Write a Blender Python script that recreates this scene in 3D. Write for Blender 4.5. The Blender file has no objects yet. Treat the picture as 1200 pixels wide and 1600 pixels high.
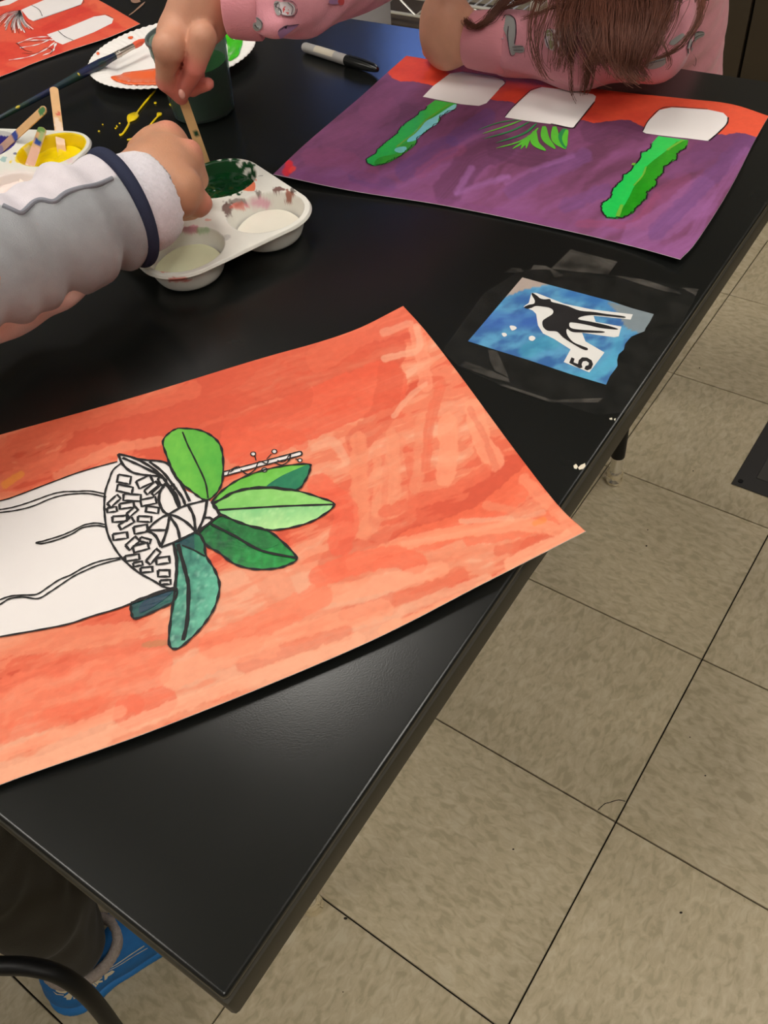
import bpy, bmesh, math, random
import numpy as np
from mathutils import Vector, Matrix
from mathutils.bvhtree import BVHTree
from mathutils.geometry import delaunay_2d_cdt

SC = bpy.context.scene
COL = SC.collection
random.seed(7)

# ---------------------------------------------------------------- camera
F_PX = 1361.97                                   # focal length for a 1200 x 1600 frame
CR = np.array([[0.81443004, 0.57200731, -0.09752613],    # camera right
               [0.38005209, -0.65284173, -0.65525421],   # camera down
               [-0.43847933, 0.4965937, -0.74908649]])   # camera forward
CP = np.array([0.409038181, -1.11061447, 1.21268764])
cam = bpy.data.cameras.new('camera')
cam.sensor_fit = 'VERTICAL'; cam.sensor_height = 36.0; cam.lens = F_PX / 1600 * 36.0
cam.clip_start = 0.02; cam.clip_end = 60
cam_o = bpy.data.objects.new('camera', cam); COL.objects.link(cam_o)
M = Matrix(((CR[0][0], -CR[1][0], -CR[2][0], CP[0]), (CR[0][1], -CR[1][1], -CR[2][1], CP[1]),
            (CR[0][2], -CR[1][2], -CR[2][2], CP[2]), (0, 0, 0, 1)))
cam_o.matrix_world = M
SC.camera = cam_o

# ---------------------------------------------------------------- world, light, exposure
SC.view_settings.view_transform = 'Standard'
SC.view_settings.look = 'None'
SC.view_settings.gamma = 1.0
SC.view_settings.use_curve_mapping = False
SC.view_settings.exposure = 0.0
W = bpy.data.worlds.new('world'); SC.world = W; W.use_nodes = True
bg = W.node_tree.nodes['Background']
bg.inputs[0].default_value = (0.22, 0.38, 1.0, 1); bg.inputs[1].default_value = 3.4
LAMP_STRENGTH = 10.0
LAMP_COLOR = (1.0, 0.95, 0.87)
LAMPS = [(-0.75, -0.42), (1.5, -0.5), (-0.75, -2.3), (1.5, -2.3), (1.5, 1.6), (-2.6, -2.3)]

# ---------------------------------------------------------------- helpers
def ray(x, y):
    d = CR.T @ np.array([(x - 600) / F_PX, (y - 800) / F_PX, 1.0])
    return d / np.linalg.norm(d)
def at(x, y, z):
    """point of the place that the photograph shows at pixel x, y when its height is z"""
    d = ray(x, y); return CP + d * ((z - CP[2]) / d[2])
def at_y(x, y, Y):
    d = ray(x, y); return CP + d * ((Y - CP[1]) / d[1])
def px_of(P):
    q = (np.asarray(P, float) - CP) @ CR.T
    return np.stack([600 + F_PX * q[..., 0] / q[..., 2], 800 + F_PX * q[..., 1] / q[..., 2]], -1)
def lin(c):
    c = np.array(c, float) / 255.0
    return np.where(c <= 0.04045, c / 12.92, ((c + 0.055) / 1.055) ** 2.4)
def Zc(x0, y0, s, pts):
    return [(x0 + p[0] / s, y0 + p[1] / s) + tuple(p[2:]) for p in pts]
def smooth(e0, e1, x):
    t = np.clip((x - e0) / (e1 - e0), 0, 1); return t * t * (3 - 2 * t)
_rng = np.random.RandomState(11)
_lat = _rng.rand(257, 257)
def noise(x, y):
    xi = np.floor(x).astype(int); yi = np.floor(y).astype(int)
    fx = x - xi; fy = y - yi; fx = fx * fx * (3 - 2 * fx); fy = fy * fy * (3 - 2 * fy)
    g = lambda i, j: _lat[i % 257, j % 257]
    return (g(xi, yi) * (1 - fx) + g(xi + 1, yi) * fx) * (1 - fy) + (g(xi, yi + 1) * (1 - fx) + g(xi + 1, yi + 1) * fx) * fy
def fbm(x, y, o=3):
    s = 0; a = 0.5; t = 0
    for i in range(o):
        s = s + a * noise(x * 2 ** i + 17 * i, y * 2 ** i + 31 * i); t += a; a *= 0.5
    return s / t

def smooth_shade(me, on=True):
    me.polygons.foreach_set('use_smooth', [on] * len(me.polygons))
def mesh_from(name, V, Fc, mat=None, shade=True):
    me = bpy.data.meshes.new(name)
    V = np.asarray(V, float)
    me.from_pydata([tuple(v) for v in V.tolist()] if len(V) else [], [], [tuple(f) for f in (Fc.tolist() if hasattr(Fc, 'tolist') else Fc)])
    if mat: me.materials.append(mat)
    if shade: smooth_shade(me)
    me.update(); return me
def link(name, me, parent=None, loc=None):
    o = bpy.data.objects.new(name, me); COL.objects.link(o)
    if parent is not None:
        o.parent = parent
        if loc is None: o.matrix_parent_inverse = parent_inv(parent)
    if loc is not None: o.location = loc
    return o
def parent_inv(p):
    m = Matrix.LocRotScale(p.location, p.rotation_euler, p.scale)
    q = p
    while q.parent is not None:
        q = q.parent
        m = Matrix.LocRotScale(q.location, q.rotation_euler, q.scale) @ m
        break
    return m.inverted() if p.parent is None else Matrix.Identity(4)
def tag(o, label=None, cat=None, group=None, kind=None):
    if label: o['label'] = label
    if cat: o['category'] = cat
    if group: o['group'] = group
    if kind: o['kind'] = kind
    return o
def empty(name, loc, label=None, cat=None, group=None):
    o = bpy.data.objects.new(name, None); COL.objects.link(o); o.location = tuple(loc); o.empty_display_size = 0.05
    return tag(o, label, cat, group)
def set_col(me, C, name='paint'):
    a = me.attributes.new(name, 'FLOAT_COLOR', 'POINT')
    C = np.asarray(C, float); 
    if C.shape[1] == 3: C = np.hstack([C, np.ones((len(C), 1))])
    a.data.foreach_set('color', C.ravel())

class BM:
    """collects shapes in world space into one mesh"""
    def __init__(s): s.b = bmesh.new()
    def box(s, c, size, rz=0, bevel=0, seg=2, mat=None):
        r = bmesh.ops.create_cube(s.b, size=1)
        vs = r['verts']
        bmesh.ops.scale(s.b, verts=vs, vec=size)
        if bevel:
            es = list({e for v in vs for e in v.link_edges})
            rb = bmesh.ops.bevel(s.b, geom=es, offset=bevel, segments=seg, profile=0.5, affect='EDGES')
            vs = list({v for f in rb['faces'] for v in f.verts} | {v for v in vs if v.is_valid})
        m = Matrix.Translation(Vector(c)) @ (mat if mat is not None else Matrix.Rotation(rz, 4, 'Z'))
        bmesh.ops.transform(s.b, verts=vs, matrix=m)
        return s
    def tube(s, pts, r, n=12, cap=True, flat=None):
        """swept tube through pts; r number or list; flat = (vector, factor) squash"""
        pts = [Vector(p) for p in pts]
        rs = r if hasattr(r, '__len__') else [r] * len(pts)
        rings = []
        up = None
        for i, p in enumerate(pts):
            t = (pts[min(i + 1, len(pts) - 1)] - pts[max(i - 1, 0)]).normalized()
            if up is None:
                up = Vector((0, 0, 1)) if abs(t.z) < 0.9 else Vector((1, 0, 0))
            a = t.cross(up)
            if a.length < 1e-6: a = t.orthogonal()
            a.normalize(); bb = a.cross(t).normalized(); up = bb
            rings.append([s.b.verts.new(p + (a * math.cos(2 * math.pi * k / n) + bb * math.sin(2 * math.pi * k / n)) * rs[i]) for k in range(n)])
        for i in range(len(rings) - 1):
            for k in range(n):
                s.b.faces.new((rings[i][k], rings[i][(k + 1) % n], rings[i + 1][(k + 1) % n], rings[i + 1][k]))
        if cap:
            s.b.faces.new(rings[0][::-1]); s.b.faces.new(rings[-1])
        return s
    def lathe(s, c, prof, n=48, closed=False):
        rings = []
        for (r, z) in prof:
            if r < 1e-6: rings.append([s.b.verts.new((c[0], c[1], c[2] + z))])
            else: rings.append([s.b.verts.new((c[0] + r * math.cos(2 * math.pi * k / n), c[1] + r * math.sin(2 * math.pi * k / n), c[2] + z)) for k in range(n)])
        L = list(zip(rings[:-1], rings[1:])) + ([(rings[-1], rings[0])] if closed else [])
        for A, B in L:
            for k in range(n):
                k2 = (k + 1) % n
                if len(A) == 1 and len(B) > 1: s.b.faces.new((A[0], B[k2], B[k]))
                elif len(B) == 1 and len(A) > 1: s.b.faces.new((A[k], A[k2], B[0]))
                elif len(A) > 1: s.b.faces.new((A[k], A[k2], B[k2], B[k]))
        return s
    def sphere(s, c, r, seg=16, scale=(1, 1, 1), rot=None):
        q = bmesh.ops.create_uvsphere(s.b, u_segments=seg, v_segments=max(6, seg // 2), radius=r)
        m = Matrix.Translation(Vector(c)) @ (rot.to_4x4() if rot is not None else Matrix.Identity(4)) @ Matrix.Diagonal(Vector((*scale, 1)))
        bmesh.ops.transform(s.b, verts=q['verts'], matrix=m)
        return s
    def prism(s, pts, z0, z1):
        lo = [s.b.verts.new((p[0], p[1], z0)) for p in pts]; hi = [s.b.verts.new((p[0], p[1], z1)) for p in pts]
        n = len(pts)
        for k in range(n): s.b.faces.new((lo[k], lo[(k + 1) % n], hi[(k + 1) % n], hi[k]))
        s.b.faces.new(lo[::-1]); s.b.faces.new(hi)
        return s
    def build(s, name, mat, parent=None, shade=True, angle=35):
        bmesh.ops.recalc_face_normals(s.b, faces=s.b.faces)
        me = bpy.data.meshes.new(name); s.b.to_mesh(me); s.b.free()
        if mat: me.materials.append(mat)
        if shade:
            smooth_shade(me)
            try: me.set_sharp_from_angle(angle=math.radians(angle))
            except Exception: pass
        return link(name, me, parent)

def catmull(pts, n=6):
    P = [np.array(p, float) for p in pts]
    if len(P) < 3: return P
    P = [2 * P[0] - P[1]] + P + [2 * P[-1] - P[-2]]
    out = []
    for i in range(1, len(P) - 2):
        for k in range(n):
            t = k / n
            out.append(0.5 * (2 * P[i] + (P[i + 1] - P[i - 1]) * t + (2 * P[i - 1] - 5 * P[i] + 4 * P[i + 1] - P[i + 2]) * t * t + (3 * P[i] - P[i - 1] - 3 * P[i + 1] + P[i + 2]) * t ** 3))
    out.append(P[-2]); return out

# ---------------------------------------------------------------- materials
def mat(name, col=(0.5, 0.5, 0.5), rough=0.5, metal=0.0, spec=0.5, attr=None, var=0.0, vscale=40, bump=0.0, bscale=200, coat=0.0,
        trans=0.0, alpha=1.0, stretch=(1, 1, 1), sheen=0.0, sss=0.0, col2=None, rvar=0.0, ior=1.45):
    m = bpy.data.materials.new(name); m.use_nodes = True
    nt = m.node_tree; N = nt.nodes; L = nt.links; b = N['Principled BSDF']
    b.inputs['Roughness'].default_value = rough; b.inputs['Metallic'].default_value = metal
    b.inputs['Specular IOR Level'].default_value = spec; b.inputs['IOR'].default_value = ior
    b.inputs['Coat Weight'].default_value = coat; b.inputs['Coat Roughness'].default_value = 0.08
    b.inputs['Transmission Weight'].default_value = trans; b.inputs['Alpha'].default_value = alpha
    b.inputs['Sheen Weight'].default_value = sheen
    if sss:
        b.inputs['Subsurface Weight'].default_value = sss; b.inputs['Subsurface Radius'].default_value = (0.01, 0.004, 0.002); b.inputs['Subsurface Scale'].default_value = 0.4
    tc = N.new('ShaderNodeTexCoord'); mp = N.new('ShaderNodeMapping'); L.new(tc.outputs['Object'], mp.inputs[0]); mp.inputs['Scale'].default_value = stretch
    if attr:
        a = N.new('ShaderNodeAttribute'); a.attribute_name = attr; src = a.outputs['Color']
    else:
        rgb = N.new('ShaderNodeRGB'); rgb.outputs[0].default_value = (*col, 1); src = rgb.outputs[0]
    if var or col2 is not None:
        nz = N.new('ShaderNodeTexNoise'); nz.inputs['Scale'].default_value = vscale; nz.inputs['Detail'].default_value = 4; L.new(mp.outputs[0], nz.inputs[0])
        if col2 is not None:
            cr = N.new('ShaderNodeValToRGB'); cr.color_ramp.elements[0].position = 0.38; cr.color_ramp.elements[1].position = 0.62
            L.new(nz.outputs['Fac'], cr.inputs[0])
            mx = N.new('ShaderNodeMix'); mx.data_type = 'RGBA'; L.new(cr.outputs[0], mx.inputs[0]); L.new(src, mx.inputs[6]); mx.inputs[7].default_value = (*col2, 1); src = mx.outputs[2]
        if var:
            mr = N.new('ShaderNodeMapRange'); mr.inputs['From Min'].default_value = 0.25; mr.inputs['From Max'].default_value = 0.75
            mr.inputs['To Min'].default_value = 1 - var; mr.inputs['To Max'].default_value = 1 + var; L.new(nz.outputs['Fac'], mr.inputs[0])
            mu = N.new('ShaderNodeVectorMath'); mu.operation = 'SCALE'; L.new(src, mu.inputs[0]); L.new(mr.outputs[0], mu.inputs['Scale']); src = mu.outputs[0]
    L.new(src, b.inputs['Base Color'])
    if rvar:
        nr = N.new('ShaderNodeTexNoise'); nr.inputs['Scale'].default_value = 9; nr.inputs['Detail'].default_value = 5; L.new(mp.outputs[0], nr.inputs[0])
        mr2 = N.new('ShaderNodeMapRange'); mr2.inputs['To Min'].default_value = rough - rvar; mr2.inputs['To Max'].default_value = rough + rvar
        L.new(nr.outputs['Fac'], mr2.inputs[0]); L.new(mr2.outputs[0], b.inputs['Roughness'])
    if bump:
        nb = N.new('ShaderNodeTexNoise'); nb.inputs['Scale'].default_value = bscale; nb.inputs['Detail'].default_value = 3; L.new(mp.outputs[0], nb.inputs[0])
        bp = N.new('ShaderNodeBump'); bp.inputs['Strength'].default_value = bump; bp.inputs['Distance'].default_value = 0.001
        L.new(nb.outputs['Fac'], bp.inputs['Height']); L.new(bp.outputs[0], b.inputs['Normal'])
    return m
def emit(name, col, s):
    m = bpy.data.materials.new(name); m.use_nodes = True; nt = m.node_tree; nt.nodes.clear()
    e = nt.nodes.new('ShaderNodeEmission'); e.inputs[0].default_value = (*col, 1); e.inputs[1].default_value = s
    o = nt.nodes.new('ShaderNodeOutputMaterial'); nt.links.new(e.outputs[0], o.inputs[0]); return m

m_table = mat('table_laminate', (0.006, 0.0068, 0.0062), 0.255, spec=0.56, bump=0.05, bscale=900, rvar=0.05)
m_edge = mat('table_edge_band', lin((58, 54, 44)), 0.55, spec=0.3)
m_black_metal = mat('black_steel', (0.005, 0.005, 0.005), 0.45, spec=0.3)
m_chrome = mat('chrome', (0.85, 0.83, 0.78), 0.22, metal=1.0)
m_paint = mat('painted_paper', attr='paint', rough=0.55, spec=0.3, var=0.05, vscale=160, bump=0.15, bscale=300)
m_wet = mat('fresh_paint', attr='paint', rough=0.28, spec=0.5, var=0.06, vscale=120, bump=0.15, bscale=260)
m_paper = mat('white_paper', lin((236, 230, 228)), 0.7, spec=0.2, var=0.01)
m_ink = mat('black_marker_ink', (0.012, 0.011, 0.012), 0.5, spec=0.3)
m_wall = mat('wall_paint', (0.26, 0.24, 0.21), 0.8, var=0.03, vscale=6)
m_ceil = mat('ceiling_board', (0.45, 0.42, 0.37), 0.9, var=0.04, vscale=60)
m_skin = mat('skin', attr='paint', rough=0.48, spec=0.35, var=0.04, vscale=60, bump=0.25, bscale=500, sss=0.12)
m_cloth = mat('knit_cloth', attr='paint', rough=0.9, spec=0.1, var=0.05, vscale=90, bump=0.5, bscale=900, sheen=0.25)
m_fleece = mat('white_fleece', lin((226, 220, 228)), 0.95, spec=0.05, var=0.07, vscale=260, bump=1.0, bscale=520, sheen=0.6)
m_navy = mat('navy_binding', lin((52, 56, 76)), 0.85, spec=0.1, bump=0.4, bscale=900)
m_hair = mat('brown_hair', lin((98, 58, 44)), 0.48, spec=0.4, var=0.35, vscale=25)
m_plastic = mat('white_plastic', lin((226, 222, 208)), 0.3, spec=0.5, attr='paint')
m_wood = mat('craft_stick_wood', lin((222, 178, 128)), 0.6, spec=0.2, var=0.08, vscale=60, stretch=(1, 1, 0.1))

# ---------------------------------------------------------------- implicit surfaces (bodies and clothes)
def smin(a, b, k):
    h = np.clip(0.5 + 0.5 * (b - a) / k, 0, 1)
    return b * (1 - h) + a * h - k * h * (1 - h)
def cone(a, b, ra, rb, k=0.008, col=None, sub=False, sq=None):
    """tapered capsule; sq = (direction, factor) widens it along a direction"""
    return dict(t='c', a=np.array(a, float), b=np.array(b, float), ra=ra, rb=rb, k=k, col=col, sub=sub, sq=sq)
def ell(c, r, rot=None, k=0.01, col=None, sub=False):
    return dict(t='e', c=np.array(c, float), r=np.array(r, float), R=np.eye(3) if rot is None else np.array(rot, float), k=k, col=col, sub=sub)
def d_prim(p, P):
    if p['t'] == 'c':
        a, b = p['a'], p['b']; Q = P
        if p['sq'] is not None:
            w, f = p['sq']; w = np.array(w, float); w = w / np.linalg.norm(w)
            def sc(v): return v - np.outer(v @ w, w) * (1 - 1 / f) if v.ndim == 2 else v - (v @ w) * w * (1 - 1 / f)
            c0 = (a + b) / 2; Q = sc(P - c0); a = sc(a - c0); b = sc(b - c0)
        ba = b - a; L2 = ba @ ba + 1e-12
        t = np.clip((Q - a) @ ba / L2, 0, 1)
        return np.linalg.norm(Q - a - t[:, None] * ba, axis=1) - (p['ra'] + (p['rb'] - p['ra']) * t)
    q = (P - p['c']) @ p['R'].T
    k0 = np.linalg.norm(q / p['r'], axis=1); k1 = np.linalg.norm(q / p['r'] ** 2, axis=1) + 1e-9
    return k0 * (k0 - 1) / k1
def field(prims, P, disp=None):
    d = None
    for p in prims:
        q = d_prim(p, P)
        if d is None: d = q
        elif p['sub']: d = -smin(-d, q, p['k'])
        else: d = smin(d, q, p['k'])
    if disp is not None: d = d + disp(P)
    return d
def bbox(prims):
    lo = np.full(3, 1e9); hi = -lo
    for p in prims:
        if p['sub']: continue
        if p['t'] == 'c':
            f = p['sq'][1] if p['sq'] is not None else 1
            r = max(p['ra'], p['rb']) * max(1, f) + 0.01
            for e in (p['a'], p['b']): lo = np.minimum(lo, e - r); hi = np.maximum(hi, e + r)
        else:
            r = p['r'].max() + 0.01; lo = np.minimum(lo, p['c'] - r); hi = np.maximum(hi, p['c'] + r)
    return lo, hi
def surface(prims, res, disp=None, dmax=0.0, relax=1):
    """sparse surface nets over the blended distance field"""
    lo, hi = bbox(prims); lo = lo - 4 * res; B = 10; S = B * res
    nb = np.ceil((hi + 4 * res - lo) / S).astype(int)
    G = np.stack(np.meshgrid(*[np.arange(n) for n in nb], indexing='ij'), -1).reshape(-1, 3)
    cen = lo + (G + 0.5) * S
    keep = np.abs(field(prims, cen)) < S * 0.87 * 1.35 + dmax + 0.004
    G = G[keep]
    loc = np.stack(np.meshgrid(*[np.arange(B + 1)] * 3, indexing='ij'), -1).reshape(-1, 3)
    KV, VV, EK = [], [], [[], [], []]
    dims = nb * B + 3
    key = lambda I: (I[..., 0] * dims[1] + I[..., 1]) * dims[2] + I[..., 2]
    corners = [(i, j, k) for i in (0, 1) for j in (0, 1) for k in (0, 1)]
    edges = [(a, b) for a in range(8) for b in range(a + 1, 8) if sum(x != y for x, y in zip(corners[a], corners[b])) == 1]
    for c0 in range(0, len(G), 60):
        g = G[c0:c0 + 60]
        I = g[:, None, :] * B + loc[None]
        D = field(prims, (lo + I.reshape(-1, 3) * res), disp).reshape(len(g), B + 1, B + 1, B + 1)
        C8 = np.stack([D[:, i:B + i, j:B + j, k:B + k] for i, j, k in corners], -1)
        ins = C8 < 0; act = ins.any(-1) & ~ins.all(-1)
        idx = np.argwhere(act)
        if len(idx) == 0: continue
        v8 = C8[act]; s = np.zeros((len(idx), 3)); n = np.zeros(len(idx))
        for a, b in edges:
            m_ = (v8[:, a] < 0) != (v8[:, b] < 0)
            t = v8[:, a] / np.where(m_, v8[:, a] - v8[:, b], 1)
            pa = np.array(corners[a], float); pb = np.array(corners[b], float)
            s += np.where(m_[:, None], pa + t[:, None] * (pb - pa), 0); n += m_
        gi = g[idx[:, 0]] * B + idx[:, 1:]
        KV.append(key(gi)); VV.append(lo + (gi + s / n[:, None]) * res)
        D0 = D[:, :B, :B, :B] < 0
        for ax in range(3):
            sl = [slice(None), slice(0, B), slice(0, B), slice(0, B)]; sl[ax + 1] = slice(1, B + 1)
            D1 = D[tuple(sl)] < 0
            ch = np.argwhere(D0 != D1)
            if len(ch):
                EK[ax].append(np.hstack([g[ch[:, 0]] * B + ch[:, 1:], D0[tuple(ch.T)][:, None].astype(int)]))
    K = np.concatenate(KV); V = np.concatenate(VV); o = np.argsort(K); K = K[o]; V = V[o]
    quads = []
    for ax in range(3):
        if not EK[ax]: continue
        E = np.concatenate(EK[ax]); b, c = (ax + 1) % 3, (ax + 2) % 3
        qs = []; ok = np.ones(len(E), bool)
        for db, dc in ((0, 0), (-1, 0), (-1, -1), (0, -1)):
            I = E[:, :3].copy(); I[:, b] += db; I[:, c] += dc
            kk = key(I); pos = np.clip(np.searchsorted(K, kk), 0, len(K) - 1); ok &= K[pos] == kk; qs.append(pos)
        Q = np.stack(qs, 1); fl = E[:, 3] == 0; Q[fl] = Q[fl][:, ::-1]; quads.append(Q[ok])
    Q = np.concatenate(quads)
    for _ in range(relax):
        acc = np.zeros_like(V); cnt = np.zeros(len(V))
        for i in range(4):
            a, b = Q[:, i], Q[:, (i + 1) % 4]
            np.add.at(acc, a, V[b]); np.add.at(acc, b, V[a]); np.add.at(cnt, a, 1); np.add.at(cnt, b, 1)
        V = 0.5 * V + 0.5 * acc / np.maximum(cnt, 1)[:, None]
    return V, Q
def prim_colors(prims, V, base, soft=0.007):
    W_ = np.full(len(V), 1.0); C = np.tile(base, (len(V), 1)) * 1.0
    for p in prims:
        if p['col'] is None: continue
        d = d_prim(p, V); w = np.exp(-np.maximum(d, 0) / soft) * 1.0
        w = w * smooth(soft * 2.2, 0, d)
        C += w[:, None] * (np.array(p['col']) - C) ; W_ += w
    return C
def implicit(name, prims, res, material, colorf, parent=None, disp=None, dmax=0.0, relax=1):
    V, Q = surface(prims, res, disp, dmax, relax)
    me = mesh_from(name, V, Q, material)
    set_col(me, colorf(V))
    return link(name, me, parent)

# ================================================================= THE SETTING
T = 0.3048
m_tile = bpy.data.materials.new('vinyl_tile'); m_tile.use_nodes = True
def _tile():
    nt = m_tile.node_tree; N = nt.nodes; L = nt.links; b = N['Principled BSDF']
    tc = N.new('ShaderNodeTexCoord'); oi = N.new('ShaderNodeObjectInfo')
    ad = N.new('ShaderNodeVectorMath'); ad.operation = 'ADD'; L.new(tc.outputs['Object'], ad.inputs[0])
    sc = N.new('ShaderNodeVectorMath'); sc.operation = 'SCALE'; L.new(oi.outputs['Random'], sc.inputs['Scale']); sc.inputs[0].default_value = (37, 23, 11); L.new(sc.outputs[0], ad.inputs[1])
    mp = N.new('ShaderNodeMapping'); mp.inputs['Scale'].default_value = (1.9, 1.0, 1); L.new(ad.outputs[0], mp.inputs[0])
    n1 = N.new('ShaderNodeTexNoise'); n1.inputs['Scale'].default_value = 58; n1.inputs['Detail'].default_value = 3; n1.inputs['Distortion'].default_value = 0.6; L.new(mp.outputs[0], n1.inputs[0])
    r1 = N.new('ShaderNodeValToRGB'); e = r1.color_ramp.elements
    e[0].position = 0.36; e[0].color = (*lin((172, 159, 130)), 1); e[1].position = 0.56; e[1].color = (*lin((191, 177, 148)), 1)
    x = r1.color_ramp.elements.new(0.44); x.color = (*lin((183, 169, 139)), 1)
    x = r1.color_ramp.elements.new(0.68); x.color = (*lin((198, 186, 158)), 1)
    L.new(n1.outputs['Fac'], r1.inputs[0])
    n2 = N.new('ShaderNodeTexNoise'); n2.inputs['Scale'].default_value = 5; n2.inputs['Detail'].default_value = 3; L.new(ad.outputs[0], n2.inputs[0])
    mr = N.new('ShaderNodeMapRange'); mr.inputs['From Min'].default_value = 0.3; mr.inputs['From Max'].default_value = 0.7; mr.inputs['To Min'].default_value = 0.88; mr.inputs['To Max'].default_value = 1.08
    L.new(n2.outputs['Fac'], mr.inputs[0])
    s2 = N.new('ShaderNodeVectorMath'); s2.operation = 'SCALE'; L.new(r1.outputs[0], s2.inputs[0]); L.new(mr.outputs[0], s2.inputs['Scale'])
    L.new(s2.outputs[0], b.inputs['Base Color'])
    b.inputs['Roughness'].default_value = 0.3; b.inputs['Specular IOR Level'].default_value = 0.45
_tile()
m_grout = mat('grout', (0.02, 0.017, 0.012), 0.9)
RX0, RX1, RY0, RY1, RZ = -3.35, 3.05, -3.2, 2.6, 2.75
fl = BM().box(((RX0 + RX1) / 2, (RY0 + RY1) / 2, -0.03), (RX1 - RX0, RY1 - RY0, 0.05)).build('floor', m_grout, shade=False)
tag(fl, kind='structure')
tb = BM().box((0, 0, -0.003), (T - 0.0022, T - 0.0022, 0.006), bevel=0.0006, seg=1)
bmesh.ops.recalc_face_normals(tb.b, faces=tb.b.faces)
tile_me = bpy.data.meshes.new('tile'); tb.b.to_mesh(tile_me); tb.b.free(); tile_me.materials.append(m_tile)
far = BM()
for i in range(math.ceil(RX0 / T), math.floor(RX1 / T)):
    for j in range(math.ceil(RY0 / T), math.floor(RY1 / T)):
        c = ((i + 0.5) * T, (j + 0.5) * T)
        if -6 <= i < 8 and -7 <= j < 8:
            o = bpy.data.objects.new('tile', tile_me); COL.objects.link(o); o.parent = fl; o.location = (c[0], c[1], 0)
            o.rotation_euler = (0, 0, math.pi / 2 if (i + j) % 2 else 0)
        else:
            far.box((c[0], c[1], -0.003), (T - 0.0018, T - 0.0018, 0.006))
fo = far.build('tile_field', m_tile, fl, shade=False); fo['kind'] = 'stuff'
# walls, with a window opening in the far wall
def structure(name, bm, m): return tag(bm.build(name, m, shade=False), kind='structure')
structure('wall_left', BM().box((RX0 - 0.05, (RY0 + RY1) / 2, RZ / 2 - 0.03), (0.1, RY1 - RY0 + 0.2, RZ + 0.06)), m_wall)
structure('wall_right', BM().box((RX1 + 0.05, (RY0 + RY1) / 2, RZ / 2 - 0.03), (0.1, RY1 - RY0 + 0.2, RZ + 0.06)), m_wall)
structure('wall_near', BM().box(((RX0 + RX1) / 2, RY0 - 0.05, RZ / 2 - 0.03), (RX1 - RX0, 0.1, RZ + 0.06)), m_wall)
structure('ceiling', BM().box(((RX0 + RX1) / 2, (RY0 + RY1) / 2, RZ + 0.04), (RX1 - RX0 + 0.2, RY1 - RY0 + 0.2, 0.06)), m_ceil)
WIN = [(-2.60, -2.42, 1.5, 2.10), (-2.23, -1.45, 1.2, 2.15)]
wf = BM()
xs = [RX0] + [v for w in WIN for v in w[:2]] + [RX1]
for k in range(0, len(xs), 2): wf.box(((xs[k] + xs[k + 1]) / 2, RY1 + 0.05, RZ / 2 - 0.03), (xs[k + 1] - xs[k], 0.1, RZ + 0.06))
for w in WIN:
    wf.box(((w[0] + w[1]) / 2, RY1 + 0.05, w[2] / 2 - 0.03), (w[1] - w[0], 0.1, w[2] + 0.06))
    wf.box(((w[0] + w[1]) / 2, RY1 + 0.05, (w[3] + RZ) / 2), (w[1] - w[0], 0.1, RZ - w[3]))
structure('wall_far', wf, m_wall)
m_glass = mat('window_glass', (0.9, 0.95, 1), 0.0, trans=1.0, ior=1.05, spec=0.2)
m_frame = mat('window_frame', (0.25, 0.24, 0.22), 0.5)
for n, w in enumerate(WIN):
    wo = BM().box(((w[0] + w[1]) / 2, RY1 + 0.03, (w[2] + w[3]) / 2), (w[1] - w[0], 0.006, w[3] - w[2])).build('window_%d' % (n + 1), m_glass, shade=False)
    tag(wo, kind='structure')
    fb = BM()
    for x in (w[0] + 0.02, w[1] - 0.02): fb.box((x, RY1 + 0.03, (w[2] + w[3]) / 2), (0.04, 0.05, w[3] - w[2]))
    for z in (w[2] + 0.02, w[3] - 0.02): fb.box(((w[0] + w[1]) / 2, RY1 + 0.03, z), (w[1] - w[0], 0.05, 0.04))
    fb.build('window_frame', m_frame, wo)
# ceiling light fittings
m_lamp = emit('lamp_diffuser', LAMP_COLOR, LAMP_STRENGTH)
for k, (x, y) in enumerate(LAMPS):
    e = empty('ceiling_light', (x, y, RZ + 0.01), 'white fluorescent ceiling panel ' + ['above the classroom table', 'to the right of the table', 'behind the seated person', 'in the near right part of the room', 'in the far right part of the room', 'in the near left corner'][k], 'light', 'ceiling light panels')
    fr = BM()
    for s in (-1, 1):
        fr.box((x + s * 0.615, y, RZ - 0.012), (0.03, 0.66, 0.045)); fr.box((x, y + s * 0.315, RZ - 0.012), (1.2, 0.03, 0.045))
    fr.build('frame', m_frame, e)
    BM().box((x, y, RZ - 0.004), (1.2, 0.6, 0.012)).build('diffuser', m_lamp, e, shade=False)

# ================================================================= TABLE
TA = math.radians(1.35); TC = Vector((0.2506, -1.0995, 0)); TZ = 0.75; TW, TD, TH = 1.524, 1.05, 0.030
tm = Matrix.Translation(TC) @ Matrix.Rotation(TA, 4, 'Z')
table = empty('classroom_table', tm @ Vector((-TW / 2, TD / 2, 0)), 'black laminate classroom table carrying the paintings and paint trays', 'table')
m_glide = mat('polished_glide', (.95, .90, .78), .08, metal=1.0)
top = BM(); top.box((-TW / 2, TD / 2, TZ - 0.004), (TW, TD, 0.008), bevel=0.0028, seg=3); bmesh.ops.transform(top.b, matrix=tm, verts=top.b.verts)
top.build('tabletop', m_table, table)
eb = BM(); eb.box((-TW / 2, TD / 2, TZ - 0.0075 - (TH - 0.008) / 2), (TW + 0.003, TD + 0.003, TH - 0.008), bevel=0.003, seg=2); bmesh.ops.transform(eb.b, matrix=tm, verts=eb.b.verts)
eb.build('edge_band', m_edge, table)
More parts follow.
